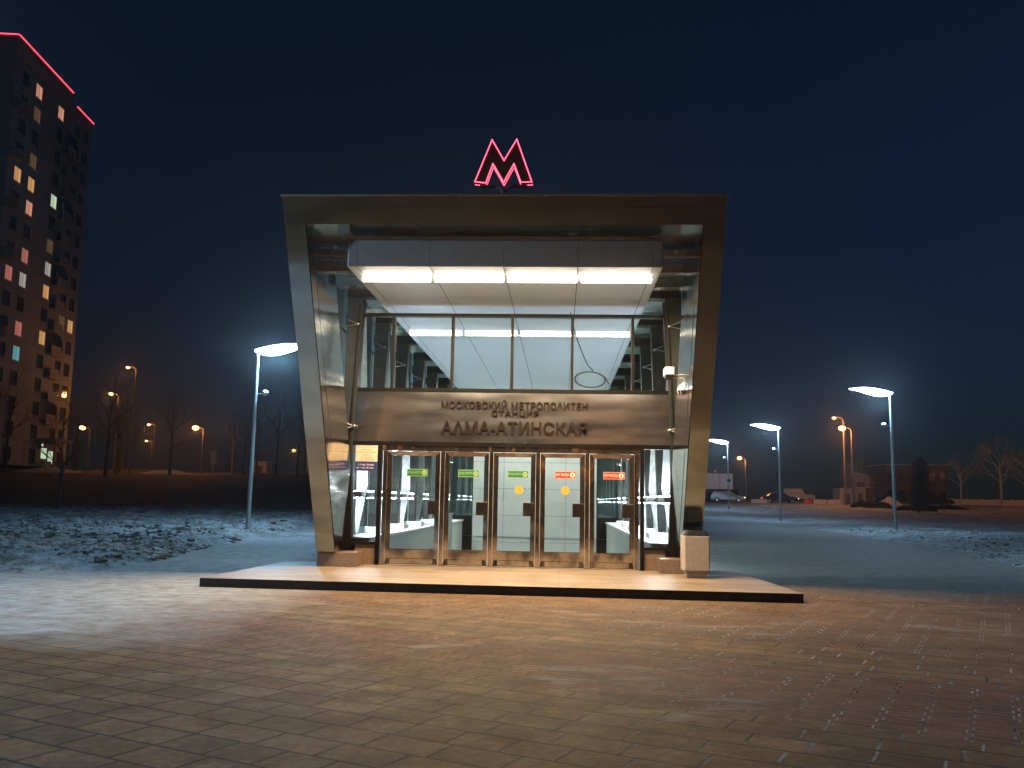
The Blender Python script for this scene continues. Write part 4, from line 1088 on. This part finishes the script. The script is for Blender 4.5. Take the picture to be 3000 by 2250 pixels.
def heap(x, y, w, h, lab, seed, mat='snow'):
    b = MB(); N = 16; vs = []; fs = []
    for j in range(N + 1):
        for i in range(N + 1):
            u, v = i / N * 2 - 1, j / N * 2 - 1; r_ = min(1, math.hypot(u, v)); z = h * (.5 + .5 * math.cos(math.pi * r_)) * (1 + .5 * noise.noise(Vector((u * 2 + seed, v * 2, 1)))) + .06 * noise.noise(Vector((u * 7, v * 7, seed)))
            vs.append((u * w, v * w * .6, z - .05))
    for j in range(N):
        for i in range(N): fs.append((j * (N + 1) + i, j * (N + 1) + i + 1, (j + 1) * (N + 1) + i + 1, (j + 1) * (N + 1) + i))
    b.add(vs, fs); o = b.build('snow_heap', M[mat], smooth=True); o.location = (x, y, gz(x, y)); tag(o, lab, 'snow heap', 'heaps of dirty snow')
heap(41.2, 94, 2.2, 1.25, 'heap of dirty snow lit orange between the garages and the evergreen', 1)
heap(-55.5, 78, 5.5, .75, 'wide low snow heap lit orange on the left bank', 2)
heap(-45, 84, 4.5, .5, 'flat snow heap lit orange under the big orange lamp', 5)
# two small distant huts left of the pavilion
shed('hut', -43.8, -41.6, 110, 2.5, 4.6, 6.4, M['shed'], 'small square hut in the distance right of the left white lamp', 0, shed_door)
shed('hut', -38.0, -36.4, 118, 2.5, 4.7, 6.6, M['shed'], 'small hut in the distance just left of the pavilion', 0, shed_door)
b = MB(); b.box(-.35, .35, -.08, .08, 0, 1.6); b.box(-.05, .05, -.05, .05, -1.2, 0); o = b.build('notice_board', M['shed']); o.location = (-42.5, 92, 5.4); tag(o, 'small upright board beside the post of the big orange lamp', 'notice board')

# ------------------------------------------------------------------ sky and night light
wd = bpy.data.worlds.new('World'); S.world = wd; wd.use_nodes = True
nt = wd.node_tree; nt.nodes.clear()
sky = nt.nodes.new('ShaderNodeTexSky'); sky.sky_type = 'NISHITA'; sky.sun_disc = False
sky.sun_elevation = R(-2); sky.sun_rotation = R(60); sky.altitude = 100; sky.air_density = 1.2; sky.dust_density = 0; sky.ozone_density = 10
mul = nt.nodes.new('ShaderNodeMix'); mul.data_type = 'RGBA'; mul.blend_type = 'MULTIPLY'; mul.inputs[0].default_value = 1; mul.inputs[7].default_value = (1.2, 2.4, .82, 1)
bg = nt.nodes.new('ShaderNodeBackground'); bg.inputs[1].default_value = .15; ow = nt.nodes.new('ShaderNodeOutputWorld')
nt.links.new(sky.outputs[0], mul.inputs[6]); add = nt.nodes.new('ShaderNodeMix'); add.data_type = 'RGBA'; add.blend_type = 'ADD'; add.inputs[0].default_value = 1; add.inputs[7].default_value = (.010, .034, .040, 1)
nt.links.new(mul.outputs[2], add.inputs[6]); nt.links.new(add.outputs[2], bg.inputs[0]); nt.links.new(bg.outputs[0], ow.inputs[0])

# frosty night air
HAZE = 1
if HAZE:
    hb = MB(); hb.box(-330, 330, -90, 330, -6, 62)
    hm = bpy.data.materials.new('night_air'); hm.use_nodes = True; t_ = hm.node_tree; t_.nodes.clear()
    vo = t_.nodes.new('ShaderNodeVolumePrincipled'); vo.inputs['Color'].default_value = (.9, .93, 1, 1); vo.inputs['Density'].default_value = .00045; vo.inputs['Anisotropy'].default_value = .88
    om = t_.nodes.new('ShaderNodeOutputMaterial'); t_.links.new(vo.outputs[0], om.inputs['Volume'])
    tag(hb.build('haze', hm), kind='stuff')
# ------------------------------------------------------------------ camera
cam = bpy.data.cameras.new('camera'); co = bpy.data.objects.new('camera', cam); COL.objects.link(co); S.camera = co
cam.sensor_width = 36; cam.lens = 36 * 1950 / 2212; cam.clip_start = .1; cam.clip_end = 5000
co.location = (1.0, -19.5, 1.57)
co.rotation_euler = (Matrix.Rotation(R(3.15), 3, 'Z') @ Matrix.Rotation(R(90 + 7.33), 3, 'X') @ Matrix.Rotation(.018, 3, 'Z')).to_euler()

vs_ = S.view_settings; vs_.view_transform = 'Standard'; vs_.look = 'None'; vs_.exposure = 0; vs_.gamma = 1
cy_ = S.cycles; cy_.use_denoising = True; cy_.max_bounces = 8; cy_.transparent_max_bounces = 24; cy_.sample_clamp_indirect = 6; cy_.caustics_reflective = False; cy_.caustics_refractive = False
